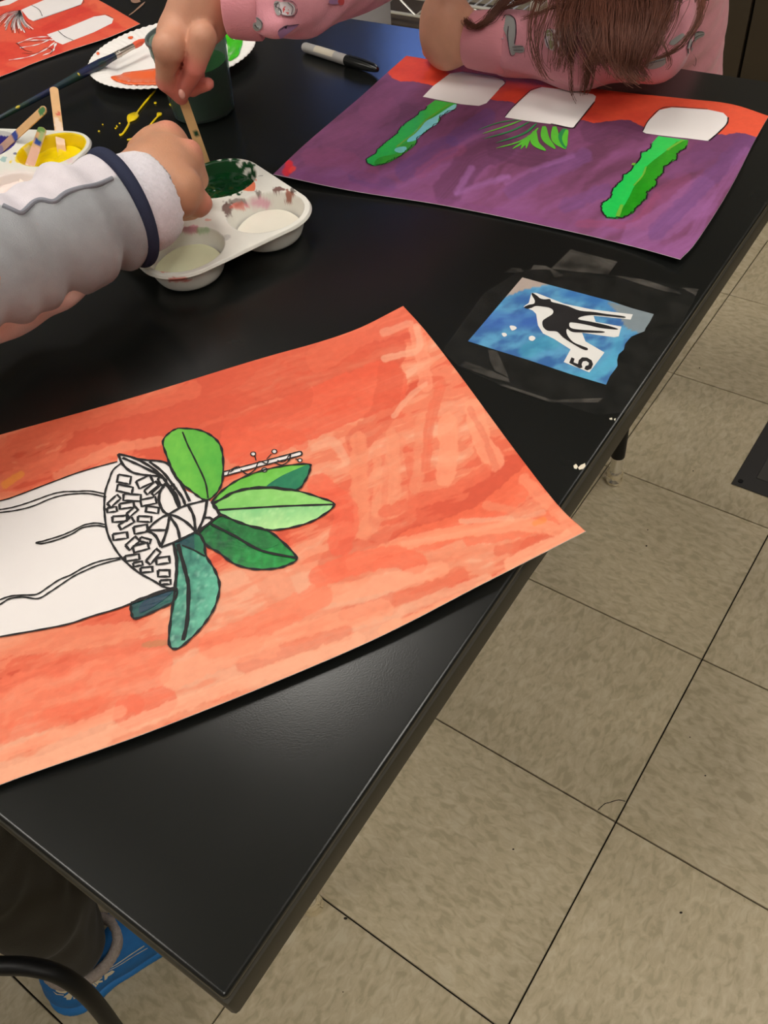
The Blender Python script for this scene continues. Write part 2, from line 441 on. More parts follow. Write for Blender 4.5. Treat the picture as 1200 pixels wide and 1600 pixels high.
for (lx, ly) in ((0.027, -0.029), (0.02, -0.93), (-1.12, -0.06), (-1.10, -1.0)):
    z1 = TZ - TH
    lg = BM().tube([(lx, ly, 0.068), (lx, ly, z1)], 0.0125, 20).build('leg', m_black_metal, table)
    BM().tube([(lx, ly, 0.02), (lx, ly, 0.075)], 0.0108, 20).build('leg_extension', m_chrome, lg)
    BM().lathe((lx, ly, 0), [(0, 0), (0.011, 0), (0.0145, 0.003), (0.0155, 0.008), (0.013, 0.013), (0.0118, 0.016), (0.0145, 0.02), (0.0145, 0.026), (0.0105, 0.032), (0, 0.034)], 24).build('foot_glide', m_glide, lg)
# chips in the laminate
m_chip = mat('chipped_core', lin((225, 215, 195)), 0.8)
def chip(name, pts, par=None):
    P = [at(x, y, TZ) for x, y in pts]
    return BM().prism([(p[0], p[1]) for p in P], TZ - 0.0002, TZ + 0.00025).build(name, m_chip, table, shade=False)
chip('chip', [(896, 728), (900, 725), (903, 729), (901, 733), (897, 732)]); chip('chip', [(903, 731), (907, 727), (914, 724), (915, 728), (911, 733), (905, 734)])
chip('chip', [(952, 654), (956, 653), (957, 656), (953, 656)]); chip('chip', [(959, 655), (962, 654), (961, 658)])

# ================================================================= SHEETS OF PAPER
def resample(poly, n):
    P = np.array(catmull(poly, 12)) if len(poly) > 2 else np.array(poly, float)
    s = np.r_[0, np.cumsum(np.linalg.norm(np.diff(P, axis=0), axis=1))]; s /= s[-1]
    t = np.linspace(0, 1, n); return np.stack([np.interp(t, s, P[:, k]) for k in range(3)], 1)
def coons(name, bottom, topc, left, right, nu, nv, colorf, parent, sag=None, material=None):
    """sheet from its four edges: bottom/topc run left to right, left/right run bottom to top"""
    Bc, Tc = resample(bottom, nu), resample(topc, nu); Lc, Rc = resample(left, nv), resample(right, nv)
    u = np.linspace(0, 1, nu)[:, None, None]; v = np.linspace(0, 1, nv)[None, :, None]
    P = (1 - v) * Bc[:, None] + v * Tc[:, None] + (1 - u) * Lc[None] + u * Rc[None] - (
        (1 - u) * (1 - v) * Bc[0] + u * (1 - v) * Bc[-1] + (1 - u) * v * Tc[0] + u * v * Tc[-1])
    zc = TZ + 0.0012; P[..., 2] = np.where(P[..., 2] < zc + .002, zc + .002 * np.exp(np.minimum((P[..., 2] - zc - .002) / .002, 0)), P[..., 2])
    V = P.reshape(-1, 3)
    i, j = np.meshgrid(np.arange(nu - 1), np.arange(nv - 1), indexing='ij'); a = (i * nv + j).ravel()
    Fq = np.stack([a, a + nv, a + nv + 1, a + 1], 1)
    n0 = np.cross(V[Fq[0, 1]] - V[Fq[0, 0]], V[Fq[0, 3]] - V[Fq[0, 0]])
    if n0[2] < 0: Fq = Fq[:, ::-1]
    me = mesh_from(name, V, Fq, material or m_paint); set_col(me, colorf(px_of(V)))
    me.materials.append(m_paper)
    o = link(name, me, parent)
    md = o.modifiers.new('thickness', 'SOLIDIFY'); md.thickness = 0.0005; md.offset = -1; md.material_offset = 1; md.material_offset_rim = 1; 
    st = 4; us = np.unique(np.r_[np.arange(0, nu, st), nu - 1]); vs = np.unique(np.r_[np.arange(0, nv, st), nv - 1])
    VV = P[np.ix_(us, vs)].reshape(-1, 3); m_ = len(vs)
    i, j = np.meshgrid(np.arange(len(us) - 1), np.arange(m_ - 1), indexing='ij'); a = (i * m_ + j).ravel()
    bv = BVHTree.FromPolygons([Vector(p) for p in VV], [tuple(q) for q in np.stack([a, a + m_, a + m_ + 1, a + 1], 1).tolist()])
    return o, bv
def on(bv, x, y, eps=0.0003):
    d = Vector(ray(x, y)); r = bv.ray_cast(Vector(CP), d, 5)
    if r[0] is None:
        return None
    n = r[1] if r[1].dot(d) < 0 else -r[1]
    return np.array(r[0] + n * eps)
class Flat:
    """level surface, same use as a sheet"""
    def __init__(s, z): s.z = z
    def ray_cast(s, o, d, l):
        t = (s.z - o.z) / d.z; return (o + d * t, Vector((0, 0, 1)), 0, t)
def densify(pts, step, closed=True):
    out = []; n = len(pts)
    for i in range(n if closed else n - 1):
        a = np.array(pts[i][:2], float); b = np.array(pts[(i + 1) % n][:2], float); k = max(1, int(np.linalg.norm(b - a) / step))
        out += [a + (b - a) * t / k for t in range(k)]
    if not closed: out.append(np.array(pts[-1][:2], float))
    return out
def curve_loop(pts, n=4):
    P = [np.array(p[:2], float) for p in pts]; m_ = len(P); out = []
    for i in range(m_):
        p0, p1, p2, p3 = P[i - 1], P[i], P[(i + 1) % m_], P[(i + 2) % m_]
        for k in range(n):
            t = k / n
            out.append(0.5 * (2 * p1 + (p2 - p0) * t + (2 * p0 - 5 * p1 + 4 * p2 - p3) * t * t + (3 * p1 - p0 - 3 * p2 + p3) * t ** 3))
    return out
def decal(name, bv, pts, material, parent, colorf=None, eps=0.0003, curved=False, grid=7, label=None, maxe=9.0):
    """flat layer of paint or ink lying on a sheet"""
    loop = curve_loop(pts) if curved else densify(pts, 6)
    A = np.array(loop); lo, hi = A.min(0), A.max(0)
    gx, gy = np.meshgrid(np.arange(lo[0] + grid / 2, hi[0], grid), np.arange(lo[1] + grid / 2, hi[1], grid)); G = np.stack([gx.ravel(), gy.ravel()], 1)
    dm = np.full(len(G), 1e9)
    for q in loop: dm = np.minimum(dm, np.hypot(*(G - q).T))
    G = G[dm > grid * 0.4]
    vs = [Vector(q) for q in loop] + [Vector(q) for q in G]
    n = len(loop)
    r = delaunay_2d_cdt(vs, [(i, (i + 1) % n) for i in range(n)], [list(range(n))], 1, 1e-4)
    q2 = [tuple(v) for v in r[0]]
    W3 = [on(bv, x, y, eps) for x, y in q2]
    ok = [w is not None for w in W3]
    fs = [f for f in r[2] if all(ok[i] for i in f)]
    W3 = [w if w is not None else np.zeros(3) for w in W3]
    fs = [f for f in fs if max(np.linalg.norm(W3[f[0]] - W3[f[1]]), np.linalg.norm(W3[f[1]] - W3[f[2]]), np.linalg.norm(W3[f[0]] - W3[f[2]])) <= maxe]
    used = sorted({i for f in fs for i in f}); mp = {u: i for i, u in enumerate(used)}
    V = [W3[i] for i in used]; Fs = []
    for f in fs:
        a, b, c = [W3[i] for i in f[:3]]
        if max(np.linalg.norm(a - b), np.linalg.norm(b - c), np.linalg.norm(a - c)) > maxe: continue
        f2 = [mp[i] for i in f]
        if np.cross(b - a, c - a)[2] < 0: f2 = f2[::-1]
        Fs.append(f2)
    me = mesh_from(name, V, Fs, material)
    if colorf is not None: set_col(me, colorf(np.array([q2[i] for i in used])))
    o = link(name, me, parent)
    if label: o['label'] = label
    return o
class Ink:
    """thin drawn lines on a sheet, gathered as one layer"""
    def __init__(s, bv, eps=0.0005): s.bv = bv; s.V = []; s.F = []; s.eps = eps; s.k = 0
    def line(s, pts, w, curved=True, closed=False, wob=0.15):
        P = list(pts)
        if closed: P = P + [P[0]]
        if curved and len(P) > 2: P = catmull([p[:2] for p in P], 5)
        else: P = densify(P, 5, False)
        s.k += 1
        e = s.eps + (s.k % 7) * 0.00001
        Q = [on(s.bv, p[0], p[1], e) for p in P]; Q = [q for q in Q if q is not None]
        if len(Q) < 2: return s
        b0 = len(s.V)
        for i, q in enumerate(Q):
            t = Q[min(i + 1, len(Q) - 1)] - Q[max(i - 1, 0)]; nrm = np.cross(t, (0, 0, 1)); nrm /= np.linalg.norm(nrm) + 1e-12
            ww = w / 2 * (1 + wob * math.sin(i * 1.7 + s.k)) 
            s.V += [q + nrm * ww, q - nrm * ww]
        for i in range(len(Q) - 1):
            a = b0 + 2 * i
            if np.linalg.norm(Q[i] - Q[i + 1]) < .03: s.F.append((a, a + 1, a + 3, a + 2))
        return s
    def build(s, name, material, parent):
        V = np.array(s.V); Fs = []
        for f in s.F:
            a, b, c = V[f[0]], V[f[1]], V[f[2]]
            Fs.append(f if np.cross(b - a, c - a)[2] > 0 else f[::-1])
        return link(name, mesh_from(name, V, Fs, material), parent)
def seg_dist(P, a, b):
    a = np.array(a, float); b = np.array(b, float); ba = b - a
    t = np.clip((P - a) @ ba / (ba @ ba + 1e-9), 0, 1); return np.linalg.norm(P - a - t[:, None] * ba, axis=1), t
def brush(C, P, pts, w, col, alpha=0.8, edge=3, streak=0.35, seed=0):
    """lay one brush stroke (pixel-sized) over the colours C at the places P"""
    pts = catmull(pts, 4) if len(pts) > 2 else [np.array(p, float) for p in pts]
    d = np.full(len(P), 1e9); lo = np.min(pts, 0) - w - 8; hi = np.max(pts, 0) + w + 8
    near = ((P > lo) & (P < hi)).all(1)
    if not near.any(): return C
    Q = P[near]; dd = np.full(len(Q), 1e9); side = np.zeros(len(Q))
    for a, b in zip(pts[:-1], pts[1:]):
        x, t = seg_dist(Q, a, b); ba = np.array(b) - np.array(a); nn = np.array([-ba[1], ba[0]]) / (np.linalg.norm(ba) + 1e-9)
        m_ = x < dd; dd = np.where(m_, x, dd); side = np.where(m_, (Q - a) @ nn, side)
    dd = dd + (fbm(Q[:, 0] / 9 + seed, Q[:, 1] / 9, 2) - 0.5) * min(w, 18) * 0.4
    a_ = alpha * smooth(w / 2 + edge / 2, w / 2 - edge / 2, dd)
    a_ *= 1 - streak * noise(side / 2.2 + seed * 7 + 100, np.full(len(Q), seed * 3.3 + 5.0))
    C[near] = C[near] * (1 - a_[:, None]) + a_[:, None] * lin(col)
    return C
def inside(P, poly):
    x, y = P[:, 0], P[:, 1]; c = np.zeros(len(P), bool); n = len(poly)
    for i in range(n):
        x0, y0 = poly[i][:2]; x1, y1 = poly[(i + 1) % n][:2]
        if y0 == y1: continue
        c ^= ((y0 > y) != (y1 > y)) & (x < (x1 - x0) * (y - y0) / (y1 - y0) + x0)
    return c
# ================================================================= ORANGE PAINTING (nearest)
A_ = at(630, 478, 0.766); B_ = at(915, 830, 0.762); dl = at(0, 680, 0.7515) - A_; dr = at(0, 1226, 0.757) - B_
TL = A_ + dl / np.linalg.norm(dl) * 0.457; TL[2] = 0.7515; BL = B_ + dr / np.linalg.norm(dr) * 0.457; BL[2] = 0.756
DEEP, MID, LITE, PALE = (214, 88, 62), (228, 108, 78), (236, 140, 106), (238, 168, 136)
def orange_wash(P):
    x, y = P[:, 0], P[:, 1]
    along = x * 0.93 - y * 0.36; across = x * 0.36 + y * 0.93
    wq = (fbm(x / 60, y / 60, 3) - 0.5) * 60
    n1 = fbm((along + wq) / 95, (across + wq * 0.5) / 17, 4); n2 = fbm(along / 200 + 40, across / 70 + wq / 60, 3)
    n3 = fbm((along) / 40 + 9, across / 5, 2)
    tone = n1 * 0.5 + n2 * 0.5 + (n3 - 0.5) * 0.12 + smooth(560, 1150, y + x * 0.25) * 0.20 - 0.13
    lv = smooth(0.34, 0.375, tone) * 0.33 + smooth(0.44, 0.46, tone) * 0.27 + smooth(0.52, 0.56, tone) * 0.25 + smooth(.60, .68, tone) * .25
    stops = np.array([lin(DEEP), lin(MID), lin(LITE), lin(PALE)])
    C = np.stack([np.interp(lv * 2.6, [0, 1, 2, 3], stops[:, k]) for k in range(3)], 1)
    S = [  # points, width, colour, opacity
        ([(330, 620), (470, 575), (600, 545)], 70, DEEP, .8), ([(380, 690), (500, 640), (600, 600)], 75, (230, 96, 68), .85),
        ([(500, 560), (560, 520), (625, 500)], 45, MID, .6), ([(560, 690), (600, 640), (610, 580)], 40, DEEP, .5),
        ([(0, 700), (120, 660), (300, 610)], 28, MID, .7), ([(0, 755), (110, 715), (200, 700)], 24, (236, 120, 88), .6),
        ([(90, 745), (170, 705), (250, 690)], 16, LITE, .7), ([(0, 800), (60, 780), (130, 755)], 30, MID, .6),
        ([(520, 880), (600, 850), (690, 800)], 42, DEEP, .5), ([(620, 690), (600, 780), (570, 830)], 26, LITE, .75),
        ([(560, 685), (563, 760), (566, 828)], 26, (238, 142, 106), .75), ([(588, 700), (590, 760), (586, 800)], 14, (238, 150, 114), .6),
        ([(612, 680), (617, 750), (612, 800)], 20, (240, 152, 116), .5), ([(640, 720), (645, 770), (640, 810)], 14, MID, .7),
        ([(660, 655), (655, 720), (650, 760)], 20, LITE, .7), ([(700, 660), (700, 715), (695, 745)], 30, (248, 156, 120), .75),
        ([(740, 640), (755, 690), (772, 720)], 30, (248, 158, 122), .75), ([(690, 600), (672, 660), (665, 730)], 15, MID, .7),
        ([(735, 640), (760, 690), (778, 740)], 10, DEEP, .35), ([(665, 600), (660, 560), (650, 520)], 22, (249, 158, 124), .5),
        ([(650, 510), (655, 545), (625, 555), (600, 560)], 10, PALE, .7), ([(600, 520), (640, 505)], 12, PALE, .5),
        ([(615, 650), (640, 620), (665, 600)], 8, PALE, .7), ([(490, 700), (520, 690), (540, 720)], 14, PALE, .6),
        ([(600, 800), (700, 770), (760, 735)], 18, MID, .85), ([(640, 850), (750, 810), (830, 745)], 40, (240, 112, 78), .75),
        ([(760, 790), (820, 800), (850, 790)], 12, LITE, .6), ([(720, 815), (790, 810), (800, 812)], 8, PALE, .75),
        ([(735, 840), (800, 830), (860, 812)], 26, (240, 118, 84), .8), ([(630, 850), (740, 830), (850, 800)], 8, PALE, .5),
        ([(550, 880), (650, 845), (800, 820), (880, 830)], 20, (250, 164, 126), .6), ([(560, 890), (680, 870), (780, 860)], 24, LITE, .7),
        ([(500, 900), (600, 870), (650, 880)], 34, (240, 108, 76), .75), ([(780, 860), (830, 850), (850, 840)], 18, MID, .7),
        ([(480, 940), (560, 920), (690, 890)], 26, (249, 160, 124), .6), ([(540, 960), (640, 930), (720, 900)], 22, MID, .6),
        ([(560, 985), (650, 945), (760, 905)], 16, PALE, .6), ([(430, 1000), (520, 975), (600, 950)], 30, (250, 162, 126), .6),
        ([(330, 1010), (420, 970), (500, 930)], 40, (243, 126, 92), .7), ([(390, 870), (420, 900), (440, 930)], 50, LITE, .5),
        ([(380, 1040), (470, 1010), (540, 990)], 24, MID, .5), ([(0, 1010), (90, 1000), (200, 990)], 36, LITE, .7),
        ([(0, 1100), (100, 1075), (230, 1040)], 80, (243, 124, 92), .6), ([(40, 1040), (150, 1020), (260, 1000)], 20, MID, .6),
        ([(0, 1150), (120, 1110), (210, 1100)], 30, (238, 112, 80), .6), ([(200, 1115), (240, 1100), (255, 1095)], 46, (238, 106, 76), .7),
        ([(270, 1060), (360, 1020), (420, 1010)], 36, (249, 158, 122), .6), ([(0, 1180), (100, 1145), (190, 1110)], 16, (250, 160, 125), .7),
        ([(0, 1215), (120, 1170), (260, 1110), (420, 1050), (560, 1000)], 22, (251, 176, 142), .65),
        ([(600, 985), (700, 945), (830, 880)], 18, (251, 170, 134), .7), ([(800, 880), (870, 850), (905, 832)], 26, (251, 172, 136), .75),
        ([(820, 750), (860, 790), (900, 825)], 20, (248, 152, 116), .6), ([(320, 655), (420, 640), (470, 620)], 40, DEEP, .5),
        ([(360, 700), (420, 680), (470, 690)], 26, (232, 98, 68), .6), ([(500, 760), (540, 800), (530, 850)], 40, (236, 100, 72), .7),
        ([(400, 740), (450, 760)], 20, (235, 100, 70), .5), ([(8, 757), (22, 748), (32, 742)], 12, (240, 150, 60), .8),
        ([(225, 1008), (260, 1004)], 9, (196, 128, 88), .85), ([(835, 818), (850, 812)], 8, (246, 140, 60), .6)]
    for k, (p, w, c, a) in enumerate(S): C = brush(C, P, p, w, c, min(1, a * 1.05), 2.2, 0.22, k)
    return C
orange = empty('painting', at(330, 850, 0.752), 'orange watercolour painting of a white pot with green leaves, nearest on the table', 'painting')
osh, obv = coons('sheet', [tuple(BL), tuple(at(0, 1226, .757)), tuple(at(250, 1137, .758)), tuple(at(560, 1010, .7585)), tuple(at(760, 909, .760)), tuple(B_)],
                 [tuple(TL), tuple(at(0, 680, .7515)), tuple(at(200, 624, .7515)), tuple(at(400, 563, .7515)), tuple(at(490, 537, .7525)), tuple(at(560, 513, .7565)), tuple(A_)],
                 [tuple(BL), tuple(TL)], [tuple(B_), tuple(at(870, 787, .7575)), tuple(at(800, 697, .756)), tuple(at(720, 588, .756)), tuple(at(665, 517, .7605)), tuple(A_)],
                 430, 290, orange_wash, orange)
R1 = lambda pts: Zc(0, 640, 3.3333, pts); R2 = lambda pts: Zc(180, 640, 3.3333, pts)
pot = R1([(-700, 640), (-300, 545), (0, 480), (90, 452), (200, 410), (300, 372), (400, 335), (500, 305), (612, 275), (617, 233), (700, 255), (770, 268), (830, 270), (882, 290), (905, 340),
          (960, 420), (1080, 470), (1112, 490), (1147, 552), (1040, 632), (1012, 646), (915, 692), (905, 720), (918, 790), (920, 860), (912, 932), (860, 960),
          (690, 1012), (600, 1045), (480, 1080), (360, 1120), (200, 1152), (0, 1187), (-300, 1240), (-700, 1330)])
decal('unpainted_pot', obv, pot, m_paper, orange, grid=14)
def leafcol(c0, c1, lite, dirv, s=1.0, sd=0):
    def f(P):
        n = fbm(P[:, 0] / 9 + sd, P[:, 1] / 12, 3); g = P @ np.array(dirv); g = (g - g.min()) / (np.ptp(g) + 1e-9)
        t = np.clip(g * 0.7 + (n - 0.5) * 1.3 * s + 0.12, 0, 1)[:, None]
        C = lin(c0) * (1 - t) + lin(c1) * t
        h = smooth(0.62, 0.8, fbm(P[:, 0] / 5 + 50 + sd, P[:, 1] / 5, 2))[:, None] * 0.45
        return C * (1 - h) + lin(lite) * h
    return f
leaf1 = R2([(330, 100), (430, 108), (500, 138), (547, 187), (563, 260), (560, 370), (535, 432), (490, 472), (455, 470), (400, 430), (340, 380), (300, 320), (268, 240), (250, 168), (290, 120)])
leaf2 = R2([(500, 490), (560, 425), (640, 370), (740, 330), (860, 300), (1000, 287), (1017, 310), (990, 375), (940, 422), (780, 412), (640, 430), (560, 470)])
leaf2d = R2([(785, 407), (860, 352), (940, 315), (1003, 290), (1015, 310), (988, 375), (938, 420), (860, 410)])
leaf3 = R2([(508, 500), (600, 440), (700, 412), (820, 408), (940, 425), (1060, 460), (1142, 498), (1070, 562), (980, 602), (860, 628), (770, 628), (680, 602), (570, 557), (530, 528)])
leaf3b = R2([(540, 528), (700, 517), (900, 506), (1132, 500), (1068, 560), (978, 600), (860, 625), (770, 626), (680, 600), (575, 557)])
leaf4 = R2([(438, 645), (500, 590), (560, 558), (650, 595), (785, 630), (870, 690), (946, 776), (900, 812), (830, 832), (720, 834), (620, 806), (540, 747), (480, 712)])
leaf5 = R2([(303, 700), (350, 680), (418, 645), (462, 690), (475, 765), (520, 840), (545, 920), (525, 1020), (480, 1100), (420, 1172), (330, 1247), (283, 1225), (290, 1100), (310, 960), (322, 850), (322, 760)])
leaf5n = R2([(308, 697), (413, 648), (415, 732), (350, 708)]); leaf5m = R2([(417, 650), (460, 692), (474, 768), (420, 740)])
leaf6 = R2([(83, 1010), (170, 975), (312, 932), (306, 1000), (220, 1047), (110, 1092), (86, 1062)]); leaf6n = R2([(150, 1000), (300, 945), (230, 1010), (130, 1062)])
G_ = (94, 178, 66)
decal('painted_leaf', obv, leaf6, m_wet, orange, leafcol((18, 66, 70), (26, 92, 84), (40, 110, 96), (1, 0), sd=3), curved=True, grid=4)
decal('painted_leaf', obv, leaf5, m_wet, orange, leafcol((34, 104, 92), (92, 182, 150), (150, 214, 186), (0.9, 0.15), sd=8), 0.0004, True, 4)
decal('painted_leaf', obv, leaf4, m_wet, orange, leafcol((16, 84, 46), (30, 150, 62), (46, 170, 86), (0.75, 0.4), sd=13), 0.0004, True, 4)
decal('painted_leaf', obv, leaf2, m_paint, orange, leafcol((104, 186, 66), (128, 206, 92), (132, 208, 100), (0.5, 1), .5, sd=17), 0.0004, True, 4)
decal('painted_leaf', obv, leaf3, m_paint, orange, leafcol((122, 196, 96), (150, 214, 118), (160, 220, 130), (0.4, -1), .5, sd=22), 0.0005, True, 4)
decal('painted_leaf', obv, leaf1, m_paint, orange, leafcol((118, 196, 74), (80, 170, 62), (88, 178, 70), (1, -0.15), .6, sd=27), 0.0005, True, 4)
decal('painted_shading', obv, leaf3b, m_paint, orange, leafcol((122, 200, 130), (188, 232, 158), (200, 238, 172), (0.1, 1), .4, sd=29), 0.0006, True, 4)
decal('painted_shading', obv, leaf2d, m_paint, orange, leafcol((30, 110, 84), (44, 134, 92), (60, 140, 100), (1, 0), .6, sd=5), 0.0006, True, 4)
decal('painted_shading', obv, leaf5n, m_wet, orange, leafcol((20, 60, 76), (24, 80, 76), (40, 90, 80), (1, 0), .4), 0.0006, False, 4)
decal('painted_shading', obv, leaf5m, m_wet, orange, leafcol((24, 104, 74), (34, 124, 84), (40, 130, 90), (1, 0), .4), 0.0006, True, 4)
decal('painted_shading', obv, leaf6n, m_wet, orange, leafcol((18, 50, 74), (22, 64, 82), (30, 80, 84), (1, 0), .4), 0.0006, True, 4)
decal('painted_shading', obv, R2([(560, 562), (650, 598), (780, 634), (862, 690), (760, 728), (640, 652), (510, 604)]), m_wet, orange, leafcol((14, 90, 40), (34, 132, 62), (40, 150, 70), (1, 0), 1), 0.0006, True, 4)
stick_w = R2([(566, 328), (965, 221), (973, 231), (966, 243), (570, 350)])
decal('drawn_stem', obv, stick_w, m_paper, orange, None, 0.0005)
ink = Ink(obv, 0.0009)
LW = 0.0014
for pts in ([(-700, 640), (-300, 545), (0, 480), (90, 452), (200, 410), (300, 372), (400, 335), (500, 305), (612, 275)],
            [(-700, 1330), (-300, 1240), (0, 1187), (200, 1152), (360, 1120), (480, 1080), (600, 1045), (690, 1012)],
            [(0, 525), (60, 515), (130, 495), (200, 470), (270, 445), (330, 432), (400, 430), (470, 428), (545, 442)],
            [(0, 540), (80, 530), (170, 508), (260, 470), (330, 450), (400, 442), (470, 442), (555, 460)],
            [(188, 697), (240, 685), (320, 660), (380, 635), (440, 605), (500, 595), (550, 603)],
            [(188, 697), (220, 702), (300, 682), (380, 650), (430, 620), (500, 608), (550, 615)],
            [(-300, 1120), (-100, 1040), (0, 995), (60, 975), (130, 970), (195, 965), (250, 930), (310, 890), (370, 865), (430, 830), (500, 800), (560, 785), (630, 775)],
            [(-300, 1150), (-100, 1070), (0, 1020), (50, 990), (120, 980), (200, 988), (260, 955), (320, 915), (380, 875), (440, 845), (520, 812), (630, 782)]):
    ink.line(R1(pts), LW)
ink.line(R1([(630, 285), (590, 320), (570, 370), (550, 430), (545, 500), (548, 560), (560, 640), (590, 710), (640, 780), (720, 850), (800, 895), (850, 925), (905, 940)]), 0.0016)
for (cx, cy, w, h, a) in ((648, 367, 68, 40, 10), (652, 418, 80, 35, 12), (755, 380, 80, 42, -25), (790, 412, 78, 26, -40), (822, 424, 66, 18, -40), (690, 462, 90, 34, 3), (595, 480, 70, 28, -42), (775, 483, 80, 34, -12),
                          (662, 503, 75, 28, -8), (585, 525, 50, 24, -8), (690, 537, 60, 24, -40), (795, 525, 65, 30, 8), (625, 573, 75, 30, -3), (755, 574, 70, 28, 3), (660, 597, 80, 28, -30),
                          (735, 627, 72, 38, -10), (628, 663, 75, 32, -8), (692, 700, 70, 34, -42), (758, 685, 55, 22, 15), (735, 722, 80, 34, -15), (690, 775, 75, 28, -8), (800, 770, 84, 30, -50),
                          (850, 790, 70, 34, -8), (720, 808, 48, 20, -10), (765, 838, 62, 26, -5), (855, 857, 60, 34, 0), (863, 903, 55, 22, -3)):
    c, s_ = math.cos(math.radians(a)), math.sin(math.radians(a))
    ink.line(R1([(cx + c * u * w / 2 - s_ * v * h / 2, cy + s_ * u * w / 2 + c * v * h / 2) for u, v in ((-1, -1), (1, -1), (1, 1), (-1, 1))]), 0.0019, False, True)
for pts in ([(617, 235), (700, 256), (780, 298), (842, 347)], [(617, 235), (642, 290), (690, 330), (760, 345), (838, 351)], [(640, 255), (720, 290), (832, 345)],
            [(700, 258), (770, 268), (830, 272), (880, 290), (910, 345), (950, 400), (990, 482)], [(780, 275), (850, 330), (905, 400), (950, 460), (968, 505)],
            [(842, 345), (880, 400), (920, 450), (940, 516)], [(832, 350), (865, 372), (858, 400), (835, 390), (826, 365), (842, 348)],
            [(862, 388), (836, 430), (830, 480), (850, 530), (880, 552)], [(862, 388), (900, 440), (935, 520)], [(885, 405), (912, 392)], [(895, 425), (925, 412)],
            [(875, 552), (960, 507), (1080, 475)], [(762, 640), (810, 590), (880, 552), (960, 582), (1025, 642)], [(765, 632), (812, 662), (840, 720)],
            [(885, 560), (868, 640), (840, 720)], [(885, 560), (925, 620), (940, 690)], [(775, 632), (868, 632)], [(840, 722), (920, 690), (1040, 630), (1145, 555)],
            [(980, 500), (1010, 560), (1020, 640)], [(1080, 475), (1065, 560), (1030, 642)], [(1065, 567), (1095, 568), (1112, 582)], [(1108, 490), (1130, 520), (1145, 555)],
            [(690, 1010), (760, 985), (905, 938)], [(905, 700), (920, 790), (920, 860), (912, 935)]):
    ink.line(R1(pts), 0.0021)
for lf in (leaf1, leaf2, leaf3, leaf4, leaf5, leaf6): ink.line(lf, 0.0016, True, True, 0.4)
for pts, w in (([(352, 120), (380, 190), (420, 270), (470, 380), (485, 465)], .0013), ([(540, 527), (700, 517), (900, 506), (1135, 498)], .0018), ([(500, 600), (620, 660), (760, 737), (940, 776)], .002),
               ([(328, 703), (368, 850), (383, 930), (377, 1100), (355, 1205)], .0026), ([(470, 768), (410, 735), (350, 710)], .0012), ([(570, 350), (966, 243)], .0013), ([(966, 243), (972, 238), (973, 231), (970, 225), (965, 221)], .0013), ([(965, 221), (566, 328)], .0013),
               ([(600, 330), (640, 300)], .001), ([(585, 350), (600, 320), (640, 300), (650, 310)], .0009), ([(655, 318), (690, 340), (730, 315), (750, 275), (790, 285), (800, 262)], .0011),
               ([(830, 280), (870, 292), (905, 270), (915, 235)], .0011), ([(845, 268), (880, 275), (905, 245), (912, 232)], .0009), ([(735, 270), (728, 245)], .0009), ([(790, 262), (815, 235)], .0009), ([(940, 262), (955, 265)], .0009)):
    ink.line(R2(pts), w)
berries = [(720, 235, 13), (830, 222, 13), (963, 268, 11), (778, 318, 14)]
for (cx, cy, r) in berries: ink.line(R2([(cx + r * math.cos(t), cy + r * .8 * math.sin(t)) for t in np.linspace(0, 5.5, 8)]), 0.0009, True, True)
for (cx, cy, r) in berries: decal('drawn_bud', obv, R2([(cx + r * math.cos(t), cy + r * .8 * math.sin(t)) for t in np.linspace(0, 5.5, 8)]), m_paper, orange, None, 0.0005, grid=20)
ink.build('drawn_lines', m_ink, orange)['kind'] = 'stuff'

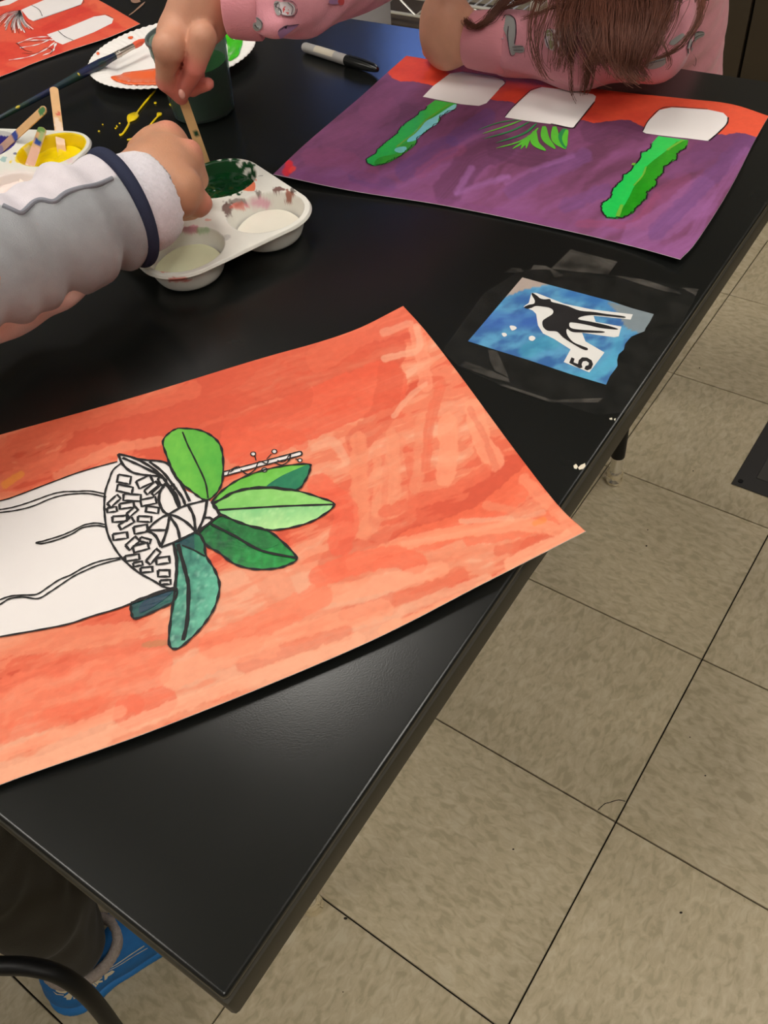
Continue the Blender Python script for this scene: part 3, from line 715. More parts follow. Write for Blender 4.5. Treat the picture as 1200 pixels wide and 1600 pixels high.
# ================================================================= PURPLE PAINTING
Z4 = lambda p: Zc(640, 0, 2.143, p); Z5 = lambda p: Zc(420, 60, 3.0, p); Z6 = lambda p: Zc(780, 90, 2.857, p)
red_edge = [(560, 60), (613, 122), (625, 127), (645, 127), (665, 131), (690, 137), (775, 157), (800, 159), (815, 168), (860, 180), (912, 188), (928, 192), (945, 190), (970, 187), (985, 188), (1000, 196), (1010, 200), (1080, 205), (1135, 211),
            (1150, 207), (1165, 209), (1183, 214), (1260, 225), (1300, 0), (500, 0)]
def purple_wash(P):
    x, y = P[:, 0], P[:, 1]
    al = x * 0.8 - y * 0.45; ac = x * 0.45 + y * 0.8
    wq = (fbm(x / 50, y / 50, 3) - 0.5) * 50
    n = fbm((al + wq) / 60, (ac + wq * .4) / 14, 4) * 0.6 + fbm(al / 150 + 4, ac / 60 + 7, 2) * 0.4
    st = np.array([lin((104, 58, 86)), lin((126, 72, 110)), lin((140, 84, 132)), lin((158, 98, 154))])
    t = np.clip((n - 0.3) / 0.4 * 2.0 + smooth(230, 400, y) * 1.1 - 0.2, 0, 3)
    C = np.stack([np.interp(t, [0, 1, 2, 3], st[:, k]) for k in range(3)], 1)
    DK, VI, PK, LT = (88, 48, 76), (98, 68, 126), (154, 78, 114), (160, 104, 164)
    S = [(Z5([(640, 620), (730, 560), (840, 500)]), 32, VI, .6), (Z5([(870, 470), (950, 420), (1030, 370)]), 26, VI, .6), (Z5([(840, 710), (900, 640), (960, 560), (1080, 510)]), 46, DK, .7),
         (Z5([(880, 720), (920, 660), (950, 610)]), 10, LT, .6), (Z5([(880, 730), (980, 690), (1120, 650)]), 9, LT, .6), (Z5([(400, 650), (500, 670), (560, 690)]), 22, VI, .5),
         (Z5([(480, 330), (600, 250), (700, 240)]), 40, (128, 72, 106), .6), (Z5([(300, 480), (420, 400), (560, 330)]), 36, (132, 74, 108), .5), (Z5([(200, 560), (320, 560), (480, 640)]), 30, PK, .35),
         (Z5([(700, 640), (800, 560), (900, 520)]), 16, PK, .5), (Z6([(0, 400), (120, 430), (240, 440)]), 40, DK, .6), (Z6([(420, 330), (500, 290), (620, 320)]), 40, DK, .6),
         (Z6([(60, 600), (200, 520), (380, 440)]), 26, (128, 82, 140), .55), (Z6([(30, 560), (150, 500), (330, 440)]), 7, LT, .5), (Z6([(0, 540), (40, 530)]), 8, LT, .6), (Z6([(300, 660), (400, 620), (470, 590)]), 22, VI, .4),
         (Z6([(360, 740), (480, 740), (600, 740), (700, 620)]), 12, (158, 76, 110), .5), (Z6([(640, 720), (740, 620), (820, 560)]), 34, PK, .4), (Z6([(620, 800), (760, 720), (900, 600)]), 50, LT, .45),
         (Z6([(700, 780), (820, 660), (960, 520), (1100, 380)]), 26, VI, .5), (Z6([(760, 860), (860, 800), (920, 700), (1100, 420)]), 16, (160, 100, 158), .5), (Z6([(900, 430), (1000, 370), (1100, 350)]), 34, (112, 66, 110), .6),
         (Z6([(500, 850), (640, 850), (780, 880)]), 20, (150, 88, 146), .5), (Z6([(0, 700), (150, 740), (320, 790)]), 24, (136, 78, 130), .5), (Z6([(780, 500), (900, 460), (1010, 470)]), 30, (120, 74, 122), .4),
         ([(470, 275), (600, 300), (760, 330), (880, 355)], 14, (128, 70, 122), .5)]
    for k, (p, w, c, a) in enumerate(S): C = brush(C, P, p, w, c, a, 5, 0.4, k + 60)
    nb = (fbm(x / 6, y / 6, 2) - .5) * 1.2
    inr = inside(P + np.stack([nb, nb], 1), red_edge)
    n2 = fbm(x / 40, y / 12, 3)[:, None]
    rr = lin((206, 58, 44)) * (1 - n2) + lin((236, 84, 56)) * n2
    ex = smooth(900, 1190, x)[:, None]; rr = rr * (1 - ex * .7) + lin((240, 100, 70)) * ex * .7
    C[inr] = rr[inr]
    C = brush(C, P, [(448, 268), (452, 258)], 14, (220, 40, 44), .9, 3, .1, 9); C = brush(C, P, [(455, 266), (458, 264)], 8, (240, 70, 50), .9, 3, .1, 5)
    return C
purple = empty('painting', at(800, 240, 0.752), 'purple painting with red top and three upside-down white pots of green cactus and leaves', 'painting')
P0, P1, P2, P3 = at(635, 87, .753), at(1201, 181, .757), at(1063, 405, .757), at(427, 272, .7575)
psh, pbv = coons('sheet', [tuple(P3), tuple(at(545, 297, .754)), tuple(at(700, 322, .7525)), tuple(at(880, 359, .7525)), tuple(at(990, 385, .754)), tuple(P2)],
                 [tuple(P0), tuple(at(760, 108, .7525)), tuple(at(920, 137, .7525)), tuple(at(1060, 153, .754)), tuple(at(1140, 162, .757)), tuple(P1)],
                 [tuple(P3), tuple(at(480, 222, .7545)), tuple(at(560, 154, .7535)), tuple(at(600, 118, .7525)), tuple(P0)],
                 [tuple(P2), tuple(at(1090, 375, .756)), tuple(at(1140, 296, .756)), tuple(at(1178, 222, .756)), tuple(P1)], 400, 270, purple_wash, purple)
pots = [Z5([(722, 275), (770, 225), (850, 165), (905, 158), (1050, 180), (1095, 195), (1108, 212), (1080, 240), (1020, 305), (985, 318), (900, 310)]),
        Z6([(25, 268), (60, 225), (140, 150), (190, 133), (300, 145), (420, 165), (432, 175), (425, 200), (345, 300), (325, 317), (230, 298), (130, 285)]),
        Z6([(640, 332), (665, 285), (715, 235), (770, 223), (930, 233), (1000, 248), (1022, 270), (1015, 300), (970, 345), (935, 374), (840, 362), (730, 350), (655, 340)])]
for q in pots: decal('unpainted_pot', pbv, q, m_paper, purple, None, 0.0004, grid=9)
cact1 = Z5([(780, 291), (740, 320), (735, 335), (705, 345), (700, 360), (675, 378), (640, 400), (610, 425), (600, 450), (560, 480), (510, 520), (500, 540), (455, 570), (465, 588), (495, 600), (540, 592), (580, 570), (620, 552), (660, 515), (690, 497), (695, 470), (730, 445), (760, 420), (800, 392), (802, 370), (840, 345), (875, 335), (882, 308)])
cact3 = Z6([(710, 352), (680, 385), (672, 410), (632, 430), (632, 455), (595, 480), (592, 500), (550, 530), (545, 550), (505, 590), (498, 628), (455, 655), (462, 700), (480, 718), (520, 722), (560, 712), (600, 695), (618, 665), (655, 635), (660, 605), (705, 570), (698, 545), (732, 518), (730, 495), (765, 470), (792, 455), (795, 430), (838, 400), (844, 370)])
gf = lambda a, b, sd: leafcol(a, b, b, (1, .2), .8, sd)
decal('painted_cactus', pbv, cact1, m_wet, purple, gf((40, 178, 74), (60, 200, 70), 2), 0.0004, grid=4)
decal('painted_cactus', pbv, cact3, m_wet, purple, gf((24, 196, 84), (50, 204, 86), 6), 0.0004, grid=4)
decal('painted_shading', pbv, Z6([(843, 370), (790, 378), (750, 415), (690, 460), (655, 490), (640, 530), (600, 582), (580, 625), (548, 680), (528, 720), (560, 712), (600, 695), (618, 665), (655, 635), (660, 605), (705, 570), (698, 545), (732, 518), (730, 495), (765, 470), (792, 455), (795, 430), (838, 400)]), m_wet, purple, gf((24, 140, 24), (48, 164, 30), 9), 0.0006, grid=4)
decal('painted_shading', pbv, Z5([(868, 312), (780, 368), (720, 402), (648, 482), (690, 478), (740, 432), (790, 402), (800, 372), (872, 332)]), m_wet, purple, gf((120, 218, 232), (150, 232, 236), 4), 0.0006, True, 4)
decal('painted_shading', pbv, Z5([(640, 510), (600, 515), (590, 530), (620, 540), (645, 525)]), m_wet, purple, gf((110, 200, 190), (130, 214, 214), 4), 0.0007, True, 4)
decal('painted_shading', pbv, Z5([(495, 590), (520, 560), (600, 540), (625, 500), (680, 484), (690, 497), (620, 552), (540, 592)]), m_wet, purple, gf((40, 150, 24), (70, 176, 34), 4), 0.0006, True, 4)
m_yg = mat('yellow_green_paint', lin((112, 182, 56)), 0.4); m_lg = mat('leaf_green_paint', lin((92, 196, 56)), 0.35, var=.15); m_dg = mat('dark_green_paint', lin((36, 142, 76)), 0.35, var=.2)
hl = Ink(pbv, 0.0009)
hl.line(Z5([(850, 310), (740, 385), (690, 440), (640, 480), (600, 512)]), 0.0028).line(Z6([(820, 372), (765, 405), (750, 418)]), .003).line(Z6([(655, 490), (640, 530), (600, 575)]), .0018).line(Z6([(548, 660), (528, 712)]), .0035).line(Z6([(592, 478), (606, 480)]), .005)
hl.build('painted_highlights', m_yg, purple)['kind'] = 'stuff'
for pts, w, mm in (([(365, 402), (300, 412), (230, 436)], .0022, m_dg), ([(375, 404), (320, 425), (245, 449)], .003, m_lg), ([(400, 410), (340, 440), (250, 466)], .003, m_dg), ([(425, 415), (380, 450), (290, 480)], .0034, m_dg),
                   ([(425, 440), (370, 475), (290, 498)], .003, m_lg), ([(420, 450), (385, 475), (345, 500)], .0045, m_lg), ([(400, 455), (390, 475), (372, 500)], .0045, m_lg), ([(430, 430), (400, 465), (390, 498)], .004, m_lg),
                   ([(418, 440), (420, 480), (455, 506)], .0085, m_lg), ([(450, 424), (455, 465), (487, 500)], .0085, m_lg), ([(485, 425), (490, 470), (522, 500)], .009, m_lg), ([(520, 432), (512, 460), (522, 498)], .0095, m_dg), ([(527, 436), (520, 465), (524, 492)], .006, m_lg)):
    k = Ink(pbv, 0.0006 if mm is m_dg else 0.0008); Q = [on(pbv, *q[:2], .0006) for q in catmull(Z4(pts), 5)]
    b0 = len(k.V)
    for i, q in enumerate(Q):
        t = Q[min(i + 1, len(Q) - 1)] - Q[max(i - 1, 0)]; nn = np.cross(t, (0, 0, 1)); nn /= np.linalg.norm(nn); u = i / (len(Q) - 1); ww = w / 2 * (math.sin(math.pi * (0.08 + 0.9 * u)) ** .6)
        k.V += [q + nn * ww, q - nn * ww]
    for i in range(len(Q) - 1): k.F.append((2 * i, 2 * i + 1, 2 * i + 3, 2 * i + 2))
    k.build('painted_frond', mm, purple)
ik = Ink(pbv, 0.0009)
def spiky(pts, amp, seed):
    r = random.Random(seed); out = []
    for p in densify(pts, 2.2, False): out.append((p[0] + r.uniform(-amp, amp), p[1] + r.uniform(-amp, amp)))
    return out
ik.line(spiky(cact1[1:-1], 1.2, 1), .0011, False).line(spiky(cact3[1:-1], 1.6, 2), .0014, False)
ik.line(pots[0][3:8], .0008, True).line(pots[1][:4], .0012, True).line(pots[1][7:11], .0012, True).line(pots[2][:5], .0011, True).line(pots[2][6:10], .0014, True)
ik.build('drawn_lines', m_ink, purple)['kind'] = 'stuff'

# ================================================================= RED PAINTING (far corner)
Z1 = lambda p: Zc(0, 0, 2.857, p)
def red_wash(P):
    x, y = P[:, 0], P[:, 1]; n = fbm(x / 30, y / 14, 4)[:, None]; e = smooth(.5, .6, fbm(x / 60 + 3, y / 25, 3))[:, None]
    C = lin((216, 62, 52)) * (1 - n) + lin((232, 92, 70)) * n
    C = C * (1 - e * .5) + lin((236, 112, 84)) * e * .5
    C = brush(C, P, Z1([(430, 20), (520, 60), (600, 105)]), 24, (238, 120, 84), .6, 4, .3, 3); C = brush(C, P, Z1([(200, 130), (330, 60), (420, 30)]), 10, (206, 54, 50), .5, 4, .3, 5)
    return C
K0 = at(219, 37, .7545); K1 = at(0, 120, .752); K2 = at(150, -2, .7525); e1 = (K1 - K0) / np.linalg.norm(K1 - K0); e2 = K2 - K0; e2 = e2 - e1 * (e2 @ e1); e2 /= np.linalg.norm(e2)
red = empty('painting', K0 + e1 * .15 + e2 * .1, 'red painting with white tube shapes at the far left corner of the table', 'painting')
far1 = K0 + e1 * .457; far2 = K0 + e2 * .305; far3 = far1 + e2 * .305
for q in (far1, far2, far3): q[2] = .7515
rsh, rbv = coons('sheet', [tuple(far1), tuple(K1), tuple(at(50, 100, .752)), tuple(at(110, 78, .7525)), tuple(at(170, 58, .7535)), tuple(K0)], [tuple(far3), tuple(far2)], [tuple(far1), tuple(far3)], [tuple(K0), tuple(K2), tuple(far2)], 240, 160, red_wash, red)
tubes = [Z1([(95, 45), (140, 25), (200, 0), (300, -45), (352, -35), (372, 0), (362, 22), (240, 65), (150, 96), (128, 85)]), Z1([(210, 155), (300, 125), (420, 75), (470, 68), (507, 85), (500, 105), (420, 145), (330, 180), (280, 200), (250, 188)]), Z1([(0, 10), (60, -10), (85, 0), (40, 22), (0, 30)])]
for q in tubes: decal('unpainted_tube', rbv, q, m_paper, red, None, .0004, grid=9)
wl = Ink(rbv, .0006)
for k in range(15):
    a = math.radians(176 - k * 7.5); L0 = 98 - k * 1.2 + 12 * (k % 3); b = a - .22
    wl.line(Z1([(94, 50), (94 + .55 * L0 * math.cos(a), 52 + .5 * L0 * math.sin(a)), (94 + L0 * math.cos(b), 56 + .85 * L0 * math.sin(b))]), .0016)
for pts in ([(230, 165), (150, 170), (80, 195)], [(230, 175), (170, 200), (90, 215)], [(245, 190), (200, 225), (130, 255), (40, 270)], [(250, 195), (235, 230), (190, 250)], [(240, 180), (190, 180), (120, 182)]): wl.line(Z1(pts), .0026, True, False, .8)
wl.build('unpainted_strokes', m_paper, red)['kind'] = 'stuff'
rl = Ink(rbv, .0009)
for k in range(22):
    a = math.radians(178 - k * 5.2); L0 = 104 - k + 12 * (k % 3); b = a - .2
    rl.line(Z1([(92, 48), (94 + .55 * L0 * math.cos(a), 52 + .5 * L0 * math.sin(a)), (94 + L0 * math.cos(b), 56 + .85 * L0 * math.sin(b))]), .0006)
rl.line(Z1([(140, 25), (175, 45), (190, 75)]), .001).line(Z1([(260, 140), (290, 165), (328, 182)]), .001).line(Z1([(300, -45), (352, -35), (372, 0), (362, 22), (240, 65), (150, 96)]), .0008).line(Z1([(420, 75), (470, 68), (507, 85)]), .0008)
for pts in ([(230, 165), (190, 185), (110, 190), (70, 198)], [(75, 195), (110, 225), (145, 235)], [(100, 240), (160, 240), (205, 215)], [(210, 215), (235, 225), (225, 245)]): rl.line(Z1(pts), .0009)
rl.build('drawn_lines', m_ink, red)['kind'] = 'stuff'

# ================================================================= NUMBERED SIGN UNDER TAPE
Z7 = lambda p: Zc(680, 380, 2.7907, p)
ft = Flat(TZ + 0.0001)
sign = empty('table_number_card', at(880, 520, TZ), 'blue painted card with black kangaroo-like silhouette and number 5 taped to the table', 'sign')
def bluewash(P):
    x, y = P[:, 0], P[:, 1]; n = fbm(x / 22 + y / 40, y / 12, 4); q = smooth(.3, .7, n)[:, None]
    C = lin((58, 104, 164)) * (1 - q) + lin((94, 160, 200)) * q
    C = brush(C, P, Z7([(240, 330), (350, 340), (450, 330)]), 26, (58, 96, 178), .7, 12, .3, 3); C = brush(C, P, Z7([(250, 280), (330, 220), (420, 200)]), 14, (96, 176, 214), .5, 8, .3, 4)
    C = brush(C, P, Z7([(400, 470), (460, 440), (520, 430)]), 24, (70, 160, 186), .7, 8, .3, 6); C = brush(C, P, Z7([(560, 220), (680, 240), (780, 280)]), 16, (56, 120, 186), .6, 8, .3, 7)
    C = brush(C, P, Z7([(600, 585), (700, 570), (760, 520)]), 18, (84, 176, 206), .6, 8, .3, 8); C = brush(C, P, Z7([(800, 430), (780, 500)]), 16, (84, 172, 206), .6, 8, .3, 2)
    g = inside(P + 0, Z7([(750, 255), (960, 300), (960, 370), (900, 395), (830, 370), (800, 310)]))[:, None] * 1.0
    C = C * (1 - g) + lin((128, 140, 146)) * g
    g = inside(P + 0, Z7([(300, 240), (370, 140), (500, 180), (400, 200), (330, 225)]))[:, None] * 1.0
    return C * (1 - g) + lin((176, 160, 150)) * g
card = Z7([(143, 428), (380, 150), (500, 183), (640, 220), (760, 252), (860, 285), (953, 310), (935, 345), (918, 370), (912, 385), (880, 397), (855, 408), (840, 425), (828, 440), (822, 465), (800, 485), (793, 510), (795, 535), (785, 550), (762, 580), (745, 618), (600, 575), (400, 508), (250, 462)])
decal('card', ft, card, m_wet, sign, bluewash, .0002, grid=3)
m_cut = mat('white_cutout', lin((226, 224, 220)), .5)
decal('white_cutout', ft, Z7([(385, 278), (408, 262), (420, 218), (440, 218), (510, 245), (560, 265), (680, 290), (862, 312), (852, 335), (690, 318), (700, 345), (812, 365), (800, 408), (780, 412), (640, 392), (655, 430), (738, 478), (672, 565), (560, 520), (590, 465), (520, 420), (470, 395), (448, 360), (440, 310), (425, 295)]), m_cut, sign, None, .0004)
decal('animal_silhouette', ft, Z7([(388, 281), (408, 271), (430, 266), (434, 252), (421, 228), (424, 219), (445, 232), (458, 243), (478, 247), (500, 246), (508, 258), (540, 266), (580, 277), (630, 296), (690, 302), (740, 310), (822, 321), (822, 328), (760, 322), (690, 316), (640, 322), (625, 334), (680, 345), (740, 358), (792, 374), (788, 379), (720, 372), (660, 358), (600, 348), (585, 352), (592, 372), (640, 380), (730, 386), (730, 393), (660, 392), (600, 390), (575, 376), (575, 400), (600, 432), (640, 450), (664, 460), (662, 469), (640, 464), (590, 435), (556, 412), (530, 388), (490, 384), (470, 366), (468, 342), (485, 328), (510, 312), (514, 296), (498, 284), (470, 279), (440, 276), (420, 284), (400, 288)]), m_ink, sign, None, .0006, True, grid=30)
# the figure 5, lying on its side
decal('numeral_five', ft, Z7([(584, 524), (594, 500), (608, 506), (603, 522), (622, 529), (626, 512), (640, 500), (662, 501), (682, 513), (688, 530), (680, 550), (663, 557), (650, 551), (655, 538), (668, 534), (670, 524), (658, 516), (644, 518), (638, 530), (642, 545), (630, 548)]), m_ink, sign, None, .0006, grid=30)
m_tape = bpy.data.materials.new('clear_tape'); m_tape.use_nodes = True
def _tape(m, op, colr, rough):
    nt = m.node_tree; N = nt.nodes; L = nt.links; N.clear(); o = N.new('ShaderNodeOutputMaterial'); t = N.new('ShaderNodeBsdfTransparent'); b = N.new('ShaderNodeBsdfPrincipled'); mx = N.new('ShaderNodeMixShader')
    b.inputs['Base Color'].default_value = (*colr, 1); b.inputs['Roughness'].default_value = rough
    nz = N.new('ShaderNodeTexNoise'); nz.inputs['Scale'].default_value = 60; nz.inputs['Detail'].default_value = 5; tc = N.new('ShaderNodeTexCoord'); L.new(tc.outputs['Object'], nz.inputs[0])
    mr = N.new('ShaderNodeMapRange'); mr.inputs['From Min'].default_value = .35; mr.inputs['From Max'].default_value = .7; mr.inputs['To Min'].default_value = op * .3; mr.inputs['To Max'].default_value = op * 1.7; L.new(nz.outputs[0], mr.inputs[0])
    L.new(mr.outputs[0], mx.inputs[0]); L.new(t.outputs[0], mx.inputs[1]); L.new(b.outputs[0], mx.inputs[2]); L.new(mx.outputs[0], o.inputs[0])
_tape(m_tape, .02, (.35, .33, .3), .3)
m_tape2 = bpy.data.materials.new('worn_tape'); m_tape2.use_nodes = True; _tape(m_tape2, .10, (.42, .38, .33), .4)
for q, mm, e in ((Z7([(30, 470), (215, 215), (370, 120), (560, 110), (900, 160), (1148, 203), (1125, 260), (860, 740), (700, 752), (500, 690), (290, 625), (100, 540)]), m_tape, .0009),
                 (Z7([(505, 115), (590, 32), (795, 85), (755, 140), (620, 130)]), m_tape2, .0012), (Z7([(302, 133), (335, 112), (372, 115), (385, 128), (350, 135)]), m_tape2, .0013), (Z7([(415, 120), (430, 100), (480, 103), (560, 145), (520, 155), (500, 120)]), m_tape2, .0013),
                 (Z7([(780, 145), (920, 165), (1060, 215), (1075, 228), (1000, 215), (880, 180)]), m_tape2, .0013), (Z7([(1075, 200), (1148, 205), (1135, 235)]), m_tape2, .0014), (Z7([(105, 540), (130, 520), (230, 555), (320, 595), (325, 612), (240, 590)]), m_tape2, .0014),
                 (Z7([(275, 622), (300, 620), (510, 688), (730, 680), (710, 700), (500, 698)]), m_tape2, .0012), (Z7([(230, 470), (270, 475), (300, 540), (320, 590), (260, 560), (240, 520)]), m_tape2, .0012)):
    decal('tape_strip', ft, q, mm, sign, None, e, grid=12)
for q in ([(325, 365), (345, 365), (355, 375), (335, 385)], [(290, 398), (305, 395), (313, 405), (300, 412)], [(410, 412), (425, 408), (437, 418), (425, 430), (410, 425)]): decal('scuff', ft, Z7(q), m_cut, sign, None, .001, True, 30)

# ================================================================= YELLOW SPILLS
m_yel = mat('yellow_paint', lin((238, 206, 20)), .3, spec=.5)
def puddle(name, bv, pts, material, parent=None, z=.0012, **kw):
    o = decal(name, bv, pts, material, parent, None, .0002, True, 5); md = o.modifiers.new('t', 'SOLIDIFY'); md.thickness = z; md.offset = 1; return o
tag(puddle('paint_spill', ft, Z1([(568, 528), (575, 515), (600, 505), (612, 502), (640, 465), (690, 408), (693, 412), (650, 465), (618, 505), (621, 520), (605, 538), (582, 548), (580, 560), (562, 590), (548, 606), (536, 610), (534, 602), (548, 596), (572, 556), (569, 545)]), m_yel), 'yellow paint blob with a thin trailing tail spilled on the table below the paper plate', 'paint spill')
tag(puddle('paint_spill', ft, Z1([(615, 612), (655, 575), (690, 535), (700, 525), (703, 508), (722, 507), (722, 517), (705, 528), (668, 572), (640, 602), (600, 620), (575, 630), (570, 625)]), m_yel), 'long streak of yellow paint spilled on the table just above the fist', 'paint spill')
for k, (x, y, r) in enumerate([(517, 575, 3), (523, 568, 3), (535, 553, 3), (694, 462, 4.5), (765, 469, 6), (443, 588, 3.5), (459, 558, 2.5), (522, 563, 2)]):
    q = puddle('droplet', ft, Z1([(x + 1.5 * r * math.cos(t), y + r * math.sin(t)) for t in np.linspace(0, 5.4, 7)]), m_yel, bpy.data.objects['paint_spill'], z=.0008)
m_tan = mat('peeled_tape', lin((150, 115, 95)), .6)
for q, l in (([(575, 68), (600, 48), (630, 20), (648, 8), (640, 22), (612, 45), (585, 66)], 'thin brown scrap of dried glue on the table past the red painting'),
             ([(583, 2), (592, -6), (620, 0), (628, 8), (610, 14), (592, 12)], 'small pinkish smear on the table at its far edge above the plate')):
    tag(decal('dried_smear', ft, Z1(q), m_tan, None, None, .0003, True, 9), l, 'smear')
# ================================================================= PAPER PLATE
pc = at(271, 88, .756); PR = 0.1155
plate = empty('paper_plate', (pc[0], pc[1], TZ), 'white fluted paper plate with orange and bright green paint, behind the dark cup', 'plate')
def plate_mesh(c, R):
    n, rings = 288, []
    prof = [(0, .0012), (.02, .0012), (.04, .0012), (.06, .0012), (.074, .0014), (.080, .0028), (.086, .0066), (.092, .0096), (.100, .0112), (.108, .0122), (.1135, .0128), (R, .0118)]
    rr = []
    for a, b in zip(prof[:-1], prof[1:]):
        for t in (0, .25, .5, .75): rr.append((a[0] + (b[0] - a[0]) * t, a[1] + (b[1] - a[1]) * t))
    rr.append(prof[-1]); V = []
    for r, z in rr:
        for k in range(n):
            th = 2 * math.pi * k / n; fl_ = .0008 * math.sin(th * 72) * smooth(.080, .09, r) * (1 - .3 * smooth(.11, R, r))
            V.append((c[0] + r * math.cos(th), c[1] + r * math.sin(th), TZ + .0008 + z + fl_))
    Fs = [(i * n + k, i * n + (k + 1) % n, (i + 1) * n + (k + 1) % n, (i + 1) * n + k) for i in range(1, len(rr) - 1) for k in range(n)]
    V.append((c[0], c[1], TZ + .002)); Fs += [(len(V) - 1, n + k, n + (k + 1) % n) for k in range(n)]
    Fs = [f[::-1] for f in Fs] if False else Fs
    return np.array(V), Fs
PV, PF = plate_mesh(pc, PR)
m_plate = mat('plate_card', lin((240, 236, 232)), .75, spec=.2)
po = link('plate_body', mesh_from('plate_body', PV, [f if True else f for f in PF], m_plate), plate)
bmx = bmesh.new(); bmx.from_mesh(po.data); bmesh.ops.recalc_face_normals(bmx, faces=bmx.faces)
if sum(f.normal.z for f in bmx.faces) < 0: bmesh.ops.reverse_faces(bmx, faces=bmx.faces)
bmx.to_mesh(po.data); bmx.free()
md = po.modifiers.new('t', 'SOLIDIFY'); md.thickness = .0006; md.offset = -1
pbvh = BVHTree.FromPolygons([Vector(v) for v in PV], PF)
m_or = mat('orange_paint', lin((240, 106, 54)), .3, var=.06, bump=.5, bscale=120); m_gr = mat('bright_green_paint', lin((66, 190, 34)), .25, var=.12, bump=.6, bscale=110)
def pd(pts, m, eps=.0008, th=.0008, name='paint'):
    o = decal(name, pbvh, pts, m, plate, None, eps, True, 4); q = o.modifiers.new('t', 'SOLIDIFY'); q.thickness = th; q.offset = 1; return o
pd(Z1([(495, 347), (540, 338), (560, 328), (640, 318), (700, 310), (760, 312), (780, 340), (740, 372), (700, 382), (640, 382), (570, 380), (540, 372), (512, 362)]), m_or)
pd(Zc(200, 0, 5.4545, [(760, 300), (800, 290), (850, 262), (890, 262), (895, 290), (880, 320), (915, 345), (950, 305), (978, 308), (978, 370), (955, 450), (930, 490), (870, 524), (855, 500), (850, 400), (820, 330)]), m_gr)
pd(Z1([(572, 172), (582, 166), (594, 168), (588, 176)]), m_or); pd(Z1([(430, 238), (440, 236), (446, 243), (435, 246)]), m_or)

# ================================================================= CUP
cc = at(320, 174, TZ); CH = .091
m_cup = bpy.data.materials.new('smoky_plastic'); m_cup.use_nodes = True
def _cup():
    nt = m_cup.node_tree; N = nt.nodes; L = nt.links; b = N['Principled BSDF']; o = [x for x in N if x.type == 'OUTPUT_MATERIAL'][0]
    b.inputs['Base Color'].default_value = (*lin((92, 106, 100)), 1); b.inputs['Roughness'].default_value = .35
    t = N.new('ShaderNodeBsdfTransparent'); t.inputs[0].default_value = (.74, .84, .78, 1); mx = N.new('ShaderNodeMixShader'); mx.inputs[0].default_value = .46
    L.new(t.outputs[0], mx.inputs[1]); L.new(b.outputs[0], mx.inputs[2]); L.new(mx.outputs[0], o.inputs[0])
_cup()
cup = empty('water_cup', (cc[0], cc[1], TZ), 'translucent dark grey-green plastic cup of green rinse water behind the hand', 'cup')
rb, rt = .0375, .0455
CW = BM(); CW.lathe((cc[0], cc[1], TZ), [(0, .0005), (rb - .002, .0005), (rb, .0025), (rb + (rt - rb) * .8, CH * .8), (rt - .0004, CH * .82), (rt, CH - .003), (rt + .0016, CH - .0015), (rt + .0012, CH), (rt - .0006, CH), (rt - .0016, CH - .003), (rt - .0022, CH * .82), (rb - .0018, .004), (0, .003)], 64)
CW.build('cup_wall', m_cup, cup)
RM = BM(); RM.lathe((cc[0], cc[1], TZ), [(rt + .0004, CH - .004), (rt + .0022, CH - .002), (rt + .0018, CH + .0006), (rt - .0008, CH + .0008), (rt - .0022, CH - .002)], 64, True); RM.build('rim', mat('cup_rim', lin((92, 104, 102)), .35), cup)
m_water = mat('green_rinse_water', lin((56, 142, 70)), .25, var=.35, vscale=22)
WL = BM(); lz = .058; rl_ = rb - .002 + (rt - rb) * lz / CH
WL.lathe((cc[0], cc[1], TZ), [(0, .0034), (rb - .003, .0038), (rl_ - .0012, lz), (0, lz)], 64); WL.build('rinse_water', m_water, cup)

